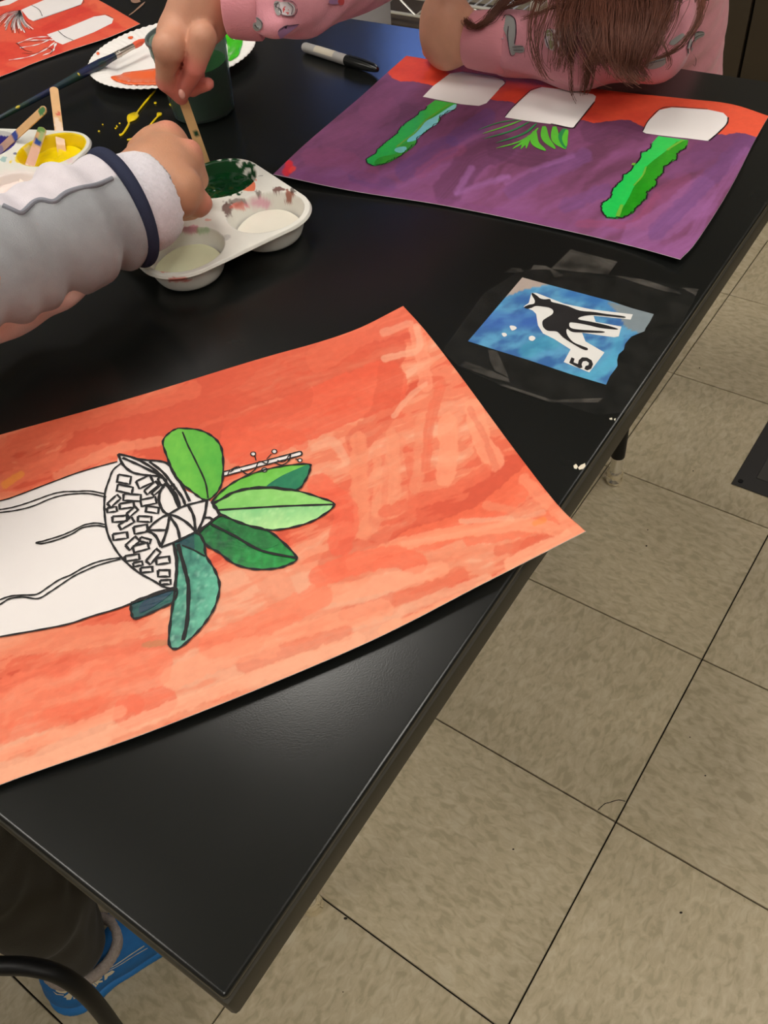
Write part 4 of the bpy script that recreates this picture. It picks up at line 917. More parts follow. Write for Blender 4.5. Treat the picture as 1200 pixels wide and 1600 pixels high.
# ================================================================= PAINT TRAYS
TRZ = .7785
def tray(c, ang, label, colorf, group=None):
    ca, sa = math.cos(ang), math.sin(ang); pit = .0455; wr = .0385
    root = empty('paint_tray', (c[0], c[1], TZ), label, 'paint tray')
    nA, nR = 340, 210; V = []
    H = .0905; rc = .044
    def outline(th):
        d = np.array([math.cos(th), math.sin(th)]); lo, hi = 0, .2
        for _ in range(30):
            m_ = (lo + hi) / 2; q = np.abs(d * m_) - (H - rc); s_ = np.linalg.norm(np.maximum(q, 0)) + min(max(q[0], q[1]), 0) - rc
            if s_ > 0: hi = m_
            else: lo = m_
        return lo
    R = np.array([outline(2 * math.pi * k / nA) for k in range(nA)])
    th = 2 * math.pi * np.arange(nA) / nA
    for i in range(nR + 1):
        s_ = (i / nR); rr = R * s_
        V.append(np.stack([rr * np.cos(th), rr * np.sin(th)], 1))
    XY = np.concatenate(V); z = np.zeros(len(XY)); wid = np.full(len(XY), -1)
    for k, (sx, sy) in enumerate(((-1, -1), (1, -1), (1, 1), (-1, 1))):
        r = np.hypot(XY[:, 0] - sx * pit, XY[:, 1] - sy * pit)
        tt = np.clip((wr - r) / .0095, 0, 1); z = np.minimum(z, -.0255 * (1 - (1 - tt) ** 1.6)); z += .0006 * np.exp(-((r - wr - .0012) / .0012) ** 2); wid[r < wr] = k
    edge = np.repeat(np.arange(nR + 1) / nR, nA); z -= .003 * smooth(.982, 1, edge)
    W3 = np.stack([c[0] + XY[:, 0] * ca - XY[:, 1] * sa, c[1] + XY[:, 0] * sa + XY[:, 1] * ca, TRZ + z], 1)
    Fs = np.array([(i * nA + k, (i + 1) * nA + k, (i + 1) * nA + (k + 1) % nA, i * nA + (k + 1) % nA) for i in range(nR) for k in range(nA)])
    me = mesh_from('tray_body', W3, Fs, m_plastic); set_col(me, colorf(px_of(W3), XY, wid, z))
    o = link('tray_body', me, root); md = o.modifiers.new('t', 'SOLIDIFY'); md.thickness = .0012; md.offset = -1
    wc = [np.array([c[0] + sx * pit * ca - sy * pit * sa, c[1] + sx * pit * sa + sy * pit * ca]) for sx, sy in ((-1, -1), (1, -1), (1, 1), (-1, 1))]
    return root, wc, BVHTree.FromPolygons([Vector(v) for v in W3], [tuple(f) for f in Fs.tolist()])
def pool(root, c, r, depth, material, name='paint', lump=0.0, n=48):
    V = [(c[0], c[1], TRZ - depth)]; Fs = []
    nr = 14
    for i in range(1, nr + 1):
        for k in range(n):
            t = 2 * math.pi * k / n; rr = r * i / nr * (1 + .05 * math.sin(3 * t + 1) * (i / nr)); x, y = c[0] + rr * math.cos(t), c[1] + rr * math.sin(t)
            V.append((x, y, TRZ - depth + lump * (float(fbm(np.array([x * 160.]), np.array([y * 160.]), 2)[0]) - .4) * (i < nr)))
    for k in range(n): Fs.append((0, 1 + k, 1 + (k + 1) % n))
    for i in range(nr - 1):
        for k in range(n): a = 1 + i * n; Fs.append((a + k, a + n + k, a + n + (k + 1) % n, a + (k + 1) % n))
    return link(name, mesh_from(name, V, Fs, material), root)
WHT = lin((230, 228, 219))
def dirty(P, k=.06):
    n = fbm(P[:, 0] / 14, P[:, 1] / 12, 3)[:, None]; return WHT * (1 - k + k * 1.6 * n)
def dab(C, P, cx, cy, rx, ry, col, a=.9, e=.35, sc=5, seed=0):
    sc = sc * 1.3
    d = np.hypot((P[:, 0] - cx) / rx, (P[:, 1] - cy) / ry) + (fbm(P[:, 0] / sc + seed, P[:, 1] / sc, 2) - .5) * 1.3
    w = (a * smooth(1 + e / 2, 1 - e / 2, d))[:, None]; return C * (1 - w) + lin(col) * w
def tray1_col(P, XY, wid, z):
    C = dirty(P)
    inw = wid == 2
    C = dab(C, P, 343, 272, 44, 27, (10, 66, 30), 1, .1, 6, 1)
    g = wid >= 0
    C = dab(C, P, 371, 290, 0, 0, (0, 0, 0), 0) if False else C
    q = Zc(200, 220, 4.2857, [(820, 295), (665, 460), (1080, 370), (1010, 325), (870, 355), (840, 595), (575, 375), (530, 530), (250, 875), (345, 928), (1100, 350), (1085, 510), (990, 550), (740, 440), (890, 420), (415, 595), (500, 600), (655, 645)])
    C = dab(C, P, *q[0], 11, 9, (238, 122, 84), .95, .2, 4, 2)
    C = dab(C, P, *q[1], 7, 12, (90, 44, 36), .85, .4, 4, 3); C = dab(C, P, q[1][0] + 14, q[1][1] - 12, 16, 6, (84, 62, 50), .7, .5, 4, 9); C = dab(C, P, *q[13], 12, 6, (220, 100, 84), .7, .5, 3, 8)
    C = dab(C, P, *q[2], 7, 10, (150, 80, 56), .9, .3, 3, 4); C = dab(C, P, *q[3], 8, 4, (110, 60, 50), .9, .3, 3, 5); C = dab(C, P, q[10][0] + 1, q[10][1] - 3, 4, 5, (60, 40, 34), .8, .3, 2, 6); C = dab(C, P, *q[4], 4, 5, (90, 70, 56), .8, .4, 2, 7)
    C = dab(C, P, *q[14], 20, 8, (224, 110, 160), .55, 1.0, 8, 10); C = dab(C, P, *q[5], 12, 4, (170, 130, 112), .6, .6, 3, 11)
    C = dab(C, P, *q[6], 4, 2, (220, 100, 80), .7, .4, 2, 12); C = dab(C, P, *q[7], 5, 2, (226, 150, 130), .7, .4, 2, 13); C = dab(C, P, *q[8], 8, 2, (214, 90, 70), .8, .4, 2, 14); C = dab(C, P, *q[9], 17, 3, (204, 90, 74), .8, .4, 3, 15)
    C = dab(C, P, *q[11], 5, 3, (170, 110, 80), .8, .4, 2, 16); C = dab(C, P, *q[12], 6, 4, (120, 120, 100), .7, .6, 2, 17)
    C = dab(C, P, *q[15], 15, 6, (196, 90, 126), .7, .5, 5, 18); C = dab(C, P, *q[16], 10, 6, (150, 190, 130), .6, .6, 5, 19); C = dab(C, P, *q[17], 7, 4, (160, 156, 152), .5, .8, 4, 20)
    return C
t1g, t1r, t1w = at(343, 275, TRZ), at(407, 330, TRZ), at(288, 392, TRZ); t1c = (t1g + t1w) / 2 + np.array([.001, -.001, 0])
tr1, wc1, tb1 = tray(t1c, math.radians(-18), 'white plastic four-well paint tray with dark green paint, under the fist', tray1_col)
print('tray wells', [px_of(np.array([w[0], w[1], TRZ])).round() for w in wc1], [px_of(q).round() for q in (t1g, t1r, t1w)])
m_dgp = mat('dark_green_tempera', lin((6, 62, 26)), .15, var=.35, vscale=150, spec=.5); m_milk = mat('milky_water', lin((232, 228, 214)), .12, var=.03); m_cream = mat('cream_water', lin((222, 224, 190)), .12, var=.04)
near = lambda p: min(range(4), key=lambda k: np.linalg.norm(wc1[k] - p[:2]))
kg, kr, kw = near(t1g), near(t1r), near(t1w); kh = 6 - kg - kr - kw
pool(tr1, wc1[kg], .0352, .0115, m_dgp, lump=.004); pool(tr1, wc1[kr], .0328, .0175, m_milk); pool(tr1, wc1[kw], .0332, .0165, m_cream); pool(tr1, wc1[kh], .0325, .018, m_milk)
ln = Ink(tb1, .0006); ln.line(Zc(200, 220, 4.2857, [(745, 250), (820, 243), (905, 237)]), .0008); ln.build('painted_line', m_ink, tr1)
ty, tp, tq = at(80, 233, TRZ), at(-32, 228, TRZ), at(25, 298, TRZ)
ax = (ty - tp)[:2]; ang2 = math.atan2(ax[1], ax[0]); bx = np.array([math.sin(ang2), -math.cos(ang2)]); t2c = ty[:2] - ax / np.linalg.norm(ax) * .0455 + bx * .0455
def tray2_col(P, XY, wid, z):
    C = dirty(P)
    yw = min(range(4), key=lambda k: np.hypot(*(np.array([(-1, 1, 1, -1)[k], (-1, -1, 1, 1)[k]]) - 0) * 0 + 0)) if False else None
    ky = min(range(4), key=lambda k: np.linalg.norm(np.mean(P[wid == k], 0) - (84, 240))); kp = min(range(4), key=lambda k: np.linalg.norm(np.mean(P[wid == k], 0) - (-28, 235)))
    sgn = ((-1, -1), (1, -1), (1, 1), (-1, 1))[ky]; C[np.hypot(XY[:, 0] - sgn[0] * .0455, XY[:, 1] - sgn[1] * .0455) < .0398] = lin((240, 210, 12)); C = dab(C, P, 50, 240, 11, 11, (222, 214, 196), .85, .3, 9, 5)
    C = dab(C, P, 34, 251, 17, 6, (240, 208, 20), .95, .2, 6, 2); C = dab(C, P, 88, 264, 5, 3, (236, 214, 60), .9, .4, 3, 3); C = dab(C, P, 108, 250, 10, 6, (232, 200, 206), .7, .6, 4, 4)
    C[(wid == kp) & (z < -.006)] = lin((60, 50, 140)); C = dab(C, P, 5, 249, 5, 4, (120, 176, 176), .7, .4, 3, 7); C = dab(C, P, 24, 240, 3, 1.5, (60, 50, 120), .8, .4, 3, 12); C = dab(C, P, 30, 290, 50, 22, (240, 222, 218), .6, .8, 14, 8)
    return C
tr2, wc2, tb2 = tray(t2c, ang2, 'white plastic paint tray with yellow paint and three leaning craft sticks, at the picture edge', tray2_col)
m_yt = mat('yellow_tempera', lin((244, 214, 8)), .2, var=.03); m_pt = mat('indigo_tempera', lin((44, 34, 130)), .2, var=.2); m_pk = mat('pale_pink_tempera', lin((238, 220, 214)), .1, var=.04, bump=.6, bscale=60)
n2 = lambda p: min(range(4), key=lambda k: np.linalg.norm(wc2[k] - p[:2]))
pool(tr2, wc2[n2(ty)], .0342, .0135, m_yt, lump=.002); pool(tr2, wc2[n2(tp)], .0335, .015, m_pt, lump=.002); pool(tr2, wc2[n2(tq)], .0358, .009, m_pk, lump=.003)

# ================================================================= CRAFT STICKS
m_stick = mat('stained_craft_stick', attr='paint', rough=.6, spec=.25, var=.07, vscale=70)
def solve_z(x, y, base, L):
    best = None
    for z in np.linspace(TZ + .005, 1.0, 400):
        q = at(x, y, z); e = abs(np.linalg.norm(q - base) - L)
        if best is None or e < best[0]: best = (e, q)
    return best[1]
def craft_stick(a, b, label, stains, L=.114, w=.0098, th=.0019, roll=0.0, base=(222, 178, 128), group=None):
    """a = dipped end, b = a point towards the free end"""
    a = np.array(a); ax_ = (np.array(b) - a); ax_ /= np.linalg.norm(ax_)
    mid = a + ax_ * L / 2; vd = mid - CP; vd /= np.linalg.norm(vd)
    wd = np.cross(ax_, vd); wd /= np.linalg.norm(wd); nd = np.cross(wd, ax_)
    wd, nd = wd * math.cos(roll) + nd * math.sin(roll), nd * math.cos(roll) - wd * math.sin(roll)
    n = 48; V = []; Cc = []
    for i in range(n + 1):
        t = i / n; s_ = L * (t - math.sin(2 * math.pi * t) * .06); e = min(s_, L - s_); hw = w / 2 * (math.sqrt(max(0, 1 - ((w / 2 - e) / (w / 2)) ** 2)) if e < w / 2 else 1); hw = max(hw, .0008)
        for u, v in ((-1, -1), (-.5, -1), (0, -1), (.5, -1), (1, -1), (1, 1), (.5, 1), (0, 1), (-.5, 1), (-1, 1)):
            p = a + ax_ * s_ + wd * u * hw + nd * v * th / 2; V.append(p)
            c = lin(base)
            for (t0, u0, rt_, ru, col) in stains:
                d = math.hypot((s_ / L - t0) / rt_, (u - u0) / ru) + .3 * (random.random() - .5)
                if d < 1: c = lin(col)
            Cc.append(c)
    Fs = [(i * 10 + k, i * 10 + (k + 1) % 10, i * 10 + 10 + (k + 1) % 10, i * 10 + 10 + k) for i in range(n) for k in range(10)] + [tuple(range(10))[::-1], tuple(n * 10 + k for k in range(10))]
    me = mesh_from('craft_stick', V, Fs, m_stick, False); set_col(me, Cc)
    bq = bmesh.new(); bq.from_mesh(me); bmesh.ops.recalc_face_normals(bq, faces=bq.faces); bq.to_mesh(me); bq.free()
    o = link('craft_stick', me); return tag(o, label, 'craft stick', group)
H0 = at(328, 274, .757); H1 = at(284, 150, .846)
craft_stick(H0, H1, 'clean wooden craft stick held in the hand and dipped in dark green paint', [(0, 0, .10, 2, (10, 70, 32)), (.42, -.3, .03, .5, (30, 70, 40))], base=(226, 182, 126))
s1 = at(98, 251, .761); craft_stick(s1, solve_z(84, 137, s1, .114), 'pale craft stick standing upright in the yellow paint', [(0, 0, .14, 2, (240, 208, 20)), (.3, 0, .12, 2, (236, 206, 180)), (.48, .2, .1, .8, (236, 212, 190)), (.62, -.4, .03, .5, (206, 80, 70))])
s2 = at(30, 306, .764); craft_stick(s2, solve_z(67, 200, s2, .114), 'craft stick with a blue paint blotch leaning over the yellow well', [(.2, 0, .12, 2, (246, 226, 214)), (.42, 0, .1, 2, (244, 224, 210)), (.55, 0, .14, 2, (226, 180, 160)), (.78, 0, .06, .8, (54, 84, 160)), (.96, .4, .05, 1, (120, 160, 90)), (.86, -.3, .08, .5, (170, 186, 130))])
s3 = at(-10, 244, .760); craft_stick(s3, solve_z(71, 169, s3, .114), 'narrow stained craft stick tilted over the indigo well', [(.0, 0, .2, 2, (150, 130, 160)), (.42, 0, .06, 2, (60, 76, 150)), (.95, 0, .06, 1, (80, 130, 80)), (.3, 0, .1, 2, (200, 160, 140))], w=.0085, roll=.5)

# ================================================================= PAINTBRUSH AND MARKER
ba = at(229, 61, .7725); bb = at(0, 184, .760); bd = (bb - ba) / np.linalg.norm(bb - ba)
brush_e = empty('paintbrush', (ba + bb) / 2, 'dark blue paintbrush with orange paint on its bristles resting on the paper plate', 'paintbrush')
pt = lambda s_: ba + bd * s_
Lb = np.linalg.norm(bb - ba); L_ = lambda x, y: np.linalg.norm(at(x, y, .767) - ba)
m_bris = mat('orange_bristles', lin((226, 92, 62)), .4, var=.15, vscale=200); m_handle = mat('blue_brush_handle', lin((34, 40, 74)), .25, spec=.6, col2=lin((40, 66, 46)), vscale=30)
BM().tube([pt(.0), pt(.004), pt(.011), pt(.019), pt(.024)], [.0006, .0022, .0042, .0043, .0036], 16).build('bristles', m_bris, brush_e)
BM().tube([pt(.022), pt(.030), pt(.046), pt(.0465), pt(.048), pt(.0495), pt(.052), pt(.0525), pt(.056)], [.0037, .0037, .0042, .0047, .0047, .0042, .0047, .0043, .0044], 20).build('ferrule', mat('brushed_ferrule', (.55, .5, .45), .28, metal=1), brush_e)
BM().tube([pt(.055), pt(.063), pt(.08), pt(.095), pt(.12), pt(.16), pt(.21), pt(.25), pt(.265), pt(.268)], [.0044, .0047, .0062, .0062, .0052, .0040, .0034, .0029, .0022, .0006], 20).build('handle', m_handle, brush_e)
m_yb = mat('yellow_smear', lin((206, 186, 60)), .4)
for s_, r_, l_ in ((.112, .0034, .008), (.205, .0022, .014)):
    off = -ray(110, 110) * r_ * .75 + np.array([0, 0, .0008])
    q = BM(); q.tube([pt(s_) + off, pt(s_ + l_ * .5) + off, pt(s_ + l_) + off], [r_ * .3, r_ * .95, r_ * .3], 14); q.build('paint_smear', m_yb, brush_e)
ma = at(474, 73, TZ + .0066); mb = at(590, 109, TZ + .0066); mL = np.linalg.norm(mb - ma); mdv = (mb - ma) / mL; mk = lambda s_: ma + mdv * s_ * mL
print('marker length', mL)
marker = empty('marker_pen', (ma + mb) / 2, 'permanent marker with pale grey barrel and black cap lying on the black table', 'marker')
BM().tube([mk(0), mk(.012), mk(.035), mk(.3), mk(.6)], [.003, .0052, .0062, .0064, .0064], 24).build('barrel', mat('marker_barrel', lin((168, 164, 160)), .4), marker)
BM().tube([mk(.59), mk(.6), mk(.8), mk(.9), mk(.97), mk(1)], [.006, .0066, .006, .0052, .0038, .0028], 24).build('cap', mat('black_plastic', (.012, .013, .013), .25), marker)
up_ = np.array([0, 0, 1.]); sd_ = np.cross(mdv, up_)
lb = BM(); 
ring = [[mk(t) + .00655 * (math.cos(a) * up_ + math.sin(a) * sd_) for a in np.linspace(-.5, 1.3, 9)] for t in (.19, .3, .45)]
rv = [[lb.b.verts.new(p) for p in r_] for r_ in ring]
for i in range(2):
    for k in range(8): lb.b.faces.new((rv[i][k], rv[i][k + 1], rv[i + 1][k + 1], rv[i + 1][k]))
lb.build('label', mat('marker_label', lin((206, 196, 178)), .5), marker)
BM().tube([mk(.64) + up_ * .0068, mk(.8) + up_ * .0072, mk(.97) + up_ * .0056, mk(1.0) + up_ * .003], [.0012, .0013, .0012, .0012], 8).build('clip', mat('black_clip', (.02, .022, .03), .15), marker)

# ================================================================= FLOOR HATCH
h0 = at(1143, 755, .003); hx, hy = h0[0] + .15, h0[1] + .15
hatch = empty('floor_outlet_cover', (hx, hy, 0), 'black metal floor box cover screwed onto the tiled floor at the picture edge', 'floor cover')
m_hat = mat('worn_black_steel', lin((52, 50, 48)), .5, spec=.4, var=.15, vscale=14)
BM().box((hx, hy, .0018), (.3, .3, .0032), bevel=.001, seg=1).build('frame', m_hat, hatch)
ld = BM().box((hx, hy, .0042), (.235, .235, .002), bevel=.0008, seg=1).build('lid', mat('hatch_lid', lin((66, 64, 60)), .45, var=.1), hatch)
for a in (-1, 1):
    for b in (-1, 1): BM().lathe((hx + a * .138, hy + b * .138, .0034), [(0, 0), (.0045, 0), (.0045, .0012), (.0015, .0009), (0, .0009)], 18).build('screw', m_black_metal, hatch)
m_crk = mat('crack', (.02, .015, .01), .9)
fz = Flat(.0002); ck = Ink(fz, .0001); ck.line([(977, 1252), (966, 1250), (952, 1254), (945, 1256), (938, 1262), (934, 1266)], .0012); ko = ck.build('tile_crack', m_crk, fl); ko['kind'] = 'structure'
for k, (x, y, r) in enumerate([(540, 1435, 3.2), (1064, 1426, 2.6), (1102, 1212, 1.6), (1078, 1152, 1.2), (802, 1327, 1.8), (1012, 828, 1.1), (1010, 853, 1.6), (1083, 736, 1.1), (1093, 575, 1.2), (536, 1550, 1.2)]):
    decal('speck', fz, [(x + r * math.cos(t), y + .7 * r * math.sin(t)) for t in np.linspace(0, 5.5, 8)], m_crk, fl, None, .0002, grid=40)

# ================================================================= BEYOND THE TABLE
m_cab = mat('dark_cabinet', lin((62, 52, 38)), .55, var=.06, vscale=8)
def cabinet(x0, x1, y0, y1, h, label, doors):
    e = empty('cabinet', ((x0 + x1) / 2, (y0 + y1) / 2, 0), label, 'cabinet')
    BM().box(((x0 + x1) / 2, (y0 + y1) / 2 + .01, h / 2 + .02), (x1 - x0, y1 - y0 - .02, h - .04)).build('carcass', m_cab, e, shade=False)
    BM().box(((x0 + x1) / 2, (y0 + y1) / 2, h + .008), (x1 - x0 + .02, y1 - y0 + .03, .024), bevel=.003).build('top', m_cab, e)
    for k in range(doors):
        w = (x1 - x0) / doors; d = BM().box((x0 + (k + .5) * w, y0 - .005, h / 2 + .02), (w - .008, .018, h - .07), bevel=.002).build('door', m_cab, e)
        BM().tube([(x0 + (k + .85) * w, y0 - .035, h * .6), (x0 + (k + .85) * w, y0 - .035, h * .75)], .005, 10).build('handle', m_black_metal, d)
cabinet(-.72, .6, 1.35, 1.8, .62, 'low dark brown cabinet beyond the table behind the leaning person', 3)
cabinet(.62, 2.4, 1.35, 1.8, .62, 'dark brown cabinet further along the far wall, mostly out of view', 4)
# wire shelf rack
m_wire = mat('bright_wire', (.78, .76, .70), .28, metal=.45)
ry = 1.05; zt_ = float(at_y(620, 20, ry)[2]); rack = empty('wire_rack', (-1.3, ry + .2, 0), 'chrome wire shelf rack standing beyond the table in front of the dark back', 'rack')
x0, x1 = -1.85, -.74
for px_, py_ in ((x0, ry), (x1, ry), (x0, ry + .27), (x1, ry + .27)): BM().tube([(px_, py_, 0), (px_, py_, 1.35)], .0125, 16).build('post', m_wire, rack)
for sz in (zt_, zt_ + .5, zt_ + .95):
    sh = BM()
    for yy in (ry, ry + .27):
        for dz in (0, .045): sh.tube([(x0, yy, sz + dz), (x1, yy, sz + dz)], .0045, 8)
        n = 18; zz = [(x0 + (x1 - x0) * k / n, yy, sz + (.045 if k % 2 else 0)) for k in range(n + 1)]; sh.tube(zz, .0032, 6)
    for k in range(40): sh.tube([(x0 + (x1 - x0) * (k + .5) / 40, ry, sz + .047), (x0 + (x1 - x0) * (k + .5) / 40, ry + .27, sz + .047)], .0022, 6)
    sh.build('wire_shelf', m_wire, rack)
m_board = mat('dark_back_panel', lin((84, 72, 58)), .8)
BM().box((-1.3, ry + .14, .125), (1.05, .22, .245), bevel=.006).build('storage_box', m_board); o = bpy.data.objects['storage_box']; tag(o, 'dark brown storage box on the floor under the wire rack', 'box')
b_ = at_y(540, 12, .42); bin_ = empty('storage_bin', (b_[0] - .06, .46, 0), 'white plastic bin standing on the floor just beyond the far table edge', 'bin')
bw = BM(); X1 = at_y(549, 14, .35)[0]; bw.lathe((X1 - .13, .44, 0), [(0, .002), (.105, .002), (.13, .585), (.138, .59), (.138, .6), (.126, .6), (.124, .58), (.10, .01), (0, .01)], 40); bw.build('bin_body', mat('grey_white_plastic', lin((176, 174, 178)), .6), bin_)

# ================================================================= CHAIR
tub = [at(-330, 1560, .44), at(-150, 1520, .44), at(-60, 1510, .44), at(0, 1509, .44), at(50, 1511, .438), at(95, 1524, .425), at(135, 1553, .395), at(172, 1598, .34), at(205, 1650, .27)]
print('chair tube', [t.round(3) for t in tub])
cx0 = -.30; cy0 = -1.40
chair = empty('chair', (cx0, cy0, 0), 'black tubular steel chair of the seated person at the near side of the table', 'chair')
end = tub[-1]; foot = np.array([end[0] + .015, end[1] - .05, .01])
BM().tube([tuple(p) for p in catmull([tuple(t) for t in tub] + [tuple(foot)], 6)], .0078, 18).build('front_rail', m_black_metal, chair)
BM().tube([tuple(p) for p in catmull([tuple(tub[0]), (-.56, -1.2, .43), (-.585, -1.2, .40), (-.6, -1.22, .2), (-.61, -1.23, .01)], 6)], .0105, 16).build('leg', m_black_metal, chair)
for sx in (-.53, -.07):
    BM().tube([tuple(p) for p in catmull([(sx, -1.62, .01), (sx, -1.6, .3), (sx, -1.58, .45), (sx, -1.62, .62), (sx, -1.68, .84)], 6)], .0105, 16).build('leg', m_black_metal, chair)
    BM().tube([(sx, -1.58, .43), (sx, -1.22, .43)], .0095, 12).build('side_rail', m_black_metal, chair)
BM().box((cx0, -1.40, .452), (.42, .38, .016), bevel=.007, seg=3).build('seat', mat('black_seat', (.015, .015, .016), .4), chair)
BM().box((cx0, -1.665, .77), (.44, .014, .2), bevel=.006, seg=3, mat=Matrix.Rotation(math.radians(12), 4, 'X')).build('backrest', bpy.data.materials['black_seat'], chair)
# ================================================================= PEOPLE
SKIN = lin((204, 150, 124)); SKR = lin((222, 132, 118)); SKD = lin((178, 120, 96))
mm = .001
def head_prims(c, fwd, up, s=1.0):
    """skull, jaw, neck stub, nose, lips, ears, brow for a head looking along fwd"""
    f = np.array(fwd, float); f /= np.linalg.norm(f); u = np.array(up, float); u -= f * (u @ f); u /= np.linalg.norm(u); r = np.cross(f, u); c = np.array(c, float)
    R = np.stack([r, f, u]); p = lambda x, y, z: c + s * (r * x + f * y + u * z)
    P = [ell(p(0, -.008, .022), np.array([.070, .084, .078]) * s, R, .01), ell(p(0, .022, -.030), np.array([.054, .056, .062]) * s, R, .025),
         ell(p(0, .052, -.070), np.array([.024, .020, .018]) * s, R, .02), cone(p(0, .074, .010), p(0, .090, -.016), .007 * s, .010 * s, .008), ell(p(0, .088, -.018), np.array([.014, .010, .008]) * s, R, .006),
         ell(p(0, .073, -.040), np.array([.019, .009, .005]) * s, R, .004, col=lin((200, 110, 104))), ell(p(0, .072, -.049), np.array([.016, .009, .006]) * s, R, .004, col=lin((200, 110, 104))),
         cone(p(-.040, .062, .024), p(-.012, .072, .026), .006 * s, .006 * s, .01), cone(p(.040, .062, .024), p(.012, .072, .026), .006 * s, .006 * s, .01)]
    for sx in (-1, 1):
        P.append(ell(p(sx * .073, -.004, -.008), np.array([.007, .017, .028]) * s, R, .006))
        P.append(ell(p(sx * .030, .078, .006), np.array([.013, .012, .008]) * s, R, .006, sub=True))
    eyes = [p(sx * .030, .060, .006) for sx in (-1, 1)]
    return P, eyes, R
m_eye = mat('eye_white', (.8, .78, .75), .2); m_iris = mat('iris', (.05, .025, .012), .2)
def make_eyes(eyes, R, parent, s=1.0):
    for e in eyes:
        q = BM().sphere(e, .0115 * s, 20).build('eye', m_eye, parent); BM().sphere(e + R[1] * .0078 * s, .0052 * s, 14).build('iris', m_iris, q)
def finger(pts, rs, k=.004, col=None, tip=None):
    out = []
    for i in range(len(pts) - 1): out.append(cone(pts[i], pts[i + 1], rs[i] * mm, rs[i + 1] * mm, k, col=(tip if i == len(pts) - 2 else col)))
    return out

# ---------------------------------------------------------------- the leaning child in pink
wr = at(322, -14, .935)
DW = float((wr - CP) @ CR[2])
def atd(x, y, dd=0.0):
    d = ray(x, y); return CP + d * (DW + dd) / (d @ CR[2])
g_head = (-.07, -.055, 1.10)
hp, eyesG, RG = head_prims(g_head, (-.12, -.72, -.68), (0, -.68, .72), .97)
elR, shR = atd(600, -104, .03), np.array([-.215, .08, .95]); elL, shL = at(1018, 66, .800), np.array([-.005, .09, .935]); wrL = at(745, 62, .795)
print('girl arm', wr.round(3), elR.round(3), 'fore', np.linalg.norm(wr - elR), 'upper', np.linalg.norm(elR - shR), 'L', elL.round(3), wrL.round(3), np.linalg.norm(elL - wrL), np.linalg.norm(elL - shL))
for n_, q_ in (('head', g_head), ('shR', shR), ('shL', shL)): print(n_, px_of(np.array(q_)).round())
def A(x, y, z): return at(x, y, z)
imc, ipp, itp = A(263, 74, .905), A(261, 126, .868), A(283, 153, .847)
tmc, tip_, ttp = A(317, 58, .908), A(304, 104, .884), A(286, 143, .8555)
g_body = hp + [
    cone((-.075, -.01, 1.03), (-.10, .06, .96), .036, .045, .02), cone((-.105, .10, .92), (-.105, .19, .62), .078, .08, .03, sq=((1, 0, 0), 1.3)),
    cone(shR, shL, .045, .045, .03), cone(shR, elR, .042, .034, .02), cone(elR, wr, .033, .0235, .015), cone(shL, elL, .038, .030, .02), cone(elL, wrL, .034, .0245, .015),
    # right hand, holding the stick
    cone(wr, A(312, 20, .918), .0250, .0255, .012, sq=(CR[0], 1.12)), cone(A(312, 20, .918), A(294, 44, .907), .0245, .0225, .012, sq=(CR[0], 1.10)), cone(A(318, 5, .925), A(314, 40, .910), .0200, .0150, .012),
    ell(A(274, 58, .904), (.018, .016, .016), k=.010), cone(A(296, 36, .905), imc, .019, .0150, .008)]
g_body += finger([imc, ipp, itp], [13.5, 10.5, 7], .0035, None, SKR)
g_body += finger([tmc, tip_, ttp], [13.5, 10.2, 7.6], .0018, None, SKR)
g_body += finger([atd(282, 52, .026), atd(282, 116, .050), atd(300, 138, .060), atd(325, 131, .048)], [12, 9, 7.6, 6.4], .003, SKR, SKR)
g_body += finger([atd(300, 46, .026), atd(302, 98, .048), atd(310, 122, .056)], [11, 8.5, 7], .003, SKR, SKR) + finger([atd(310, 40, .022), atd(312, 84, .042), atd(310, 108, .052)], [10, 7.6, 6], .003, SKR, SKR)
g_body += [cone(atd(303, 83, .006), atd(278, 117, .022), .0030, .0034, .002, sub=True), cone(atd(302, 84, .016), atd(278, 117, .034), .0034, .0036, .002, sub=True)]
# left hand: loose fist standing on its little-finger side
fL = lambda x, y, z: A(x, y, z)
g_body += [cone(wrL, fL(712, 52, .80), .0255, .027, .012), ell(fL(697, 50, .802), (.030, .034, .040), k=.014), cone(fL(700, 72, .782), fL(694, 20, .825), .024, .024, .014),
           cone(fL(676, 78, .771), fL(674, 20, .81), .0125, .0125, .01)]
for k_, (yy, zz) in enumerate(((76, .768), (60, .785), (42, .80), (24, .815))): g_body += finger([fL(690, yy, zz), fL(672, yy + 2, zz), fL(677, yy + 6, zz - .004), fL(692, yy + 8, zz - .004)], [11.5, 9.5, 8.6, 8], .003)
g_body += finger([fL(716, 20, .822), fL(694, 8, .836), fL(676, 14, .832)], [12, 9.5, 8], .005)
def skin_col(prims, base=SKIN):
    def f(V):
        C = prim_colors(prims, V, base); n = fbm(V[:, 0] * 60, V[:, 1] * 60 + V[:, 2] * 45, 3)[:, None]
        return C * (.93 + .14 * n)
    return f
girl = implicit('person', g_body, .0024, m_skin, skin_col(g_body))
tag(girl, 'leaning person in printed pink sweatshirt with long brown hair, holding a craft stick', 'person')
make_eyes(eyesG, RG, girl, .97)
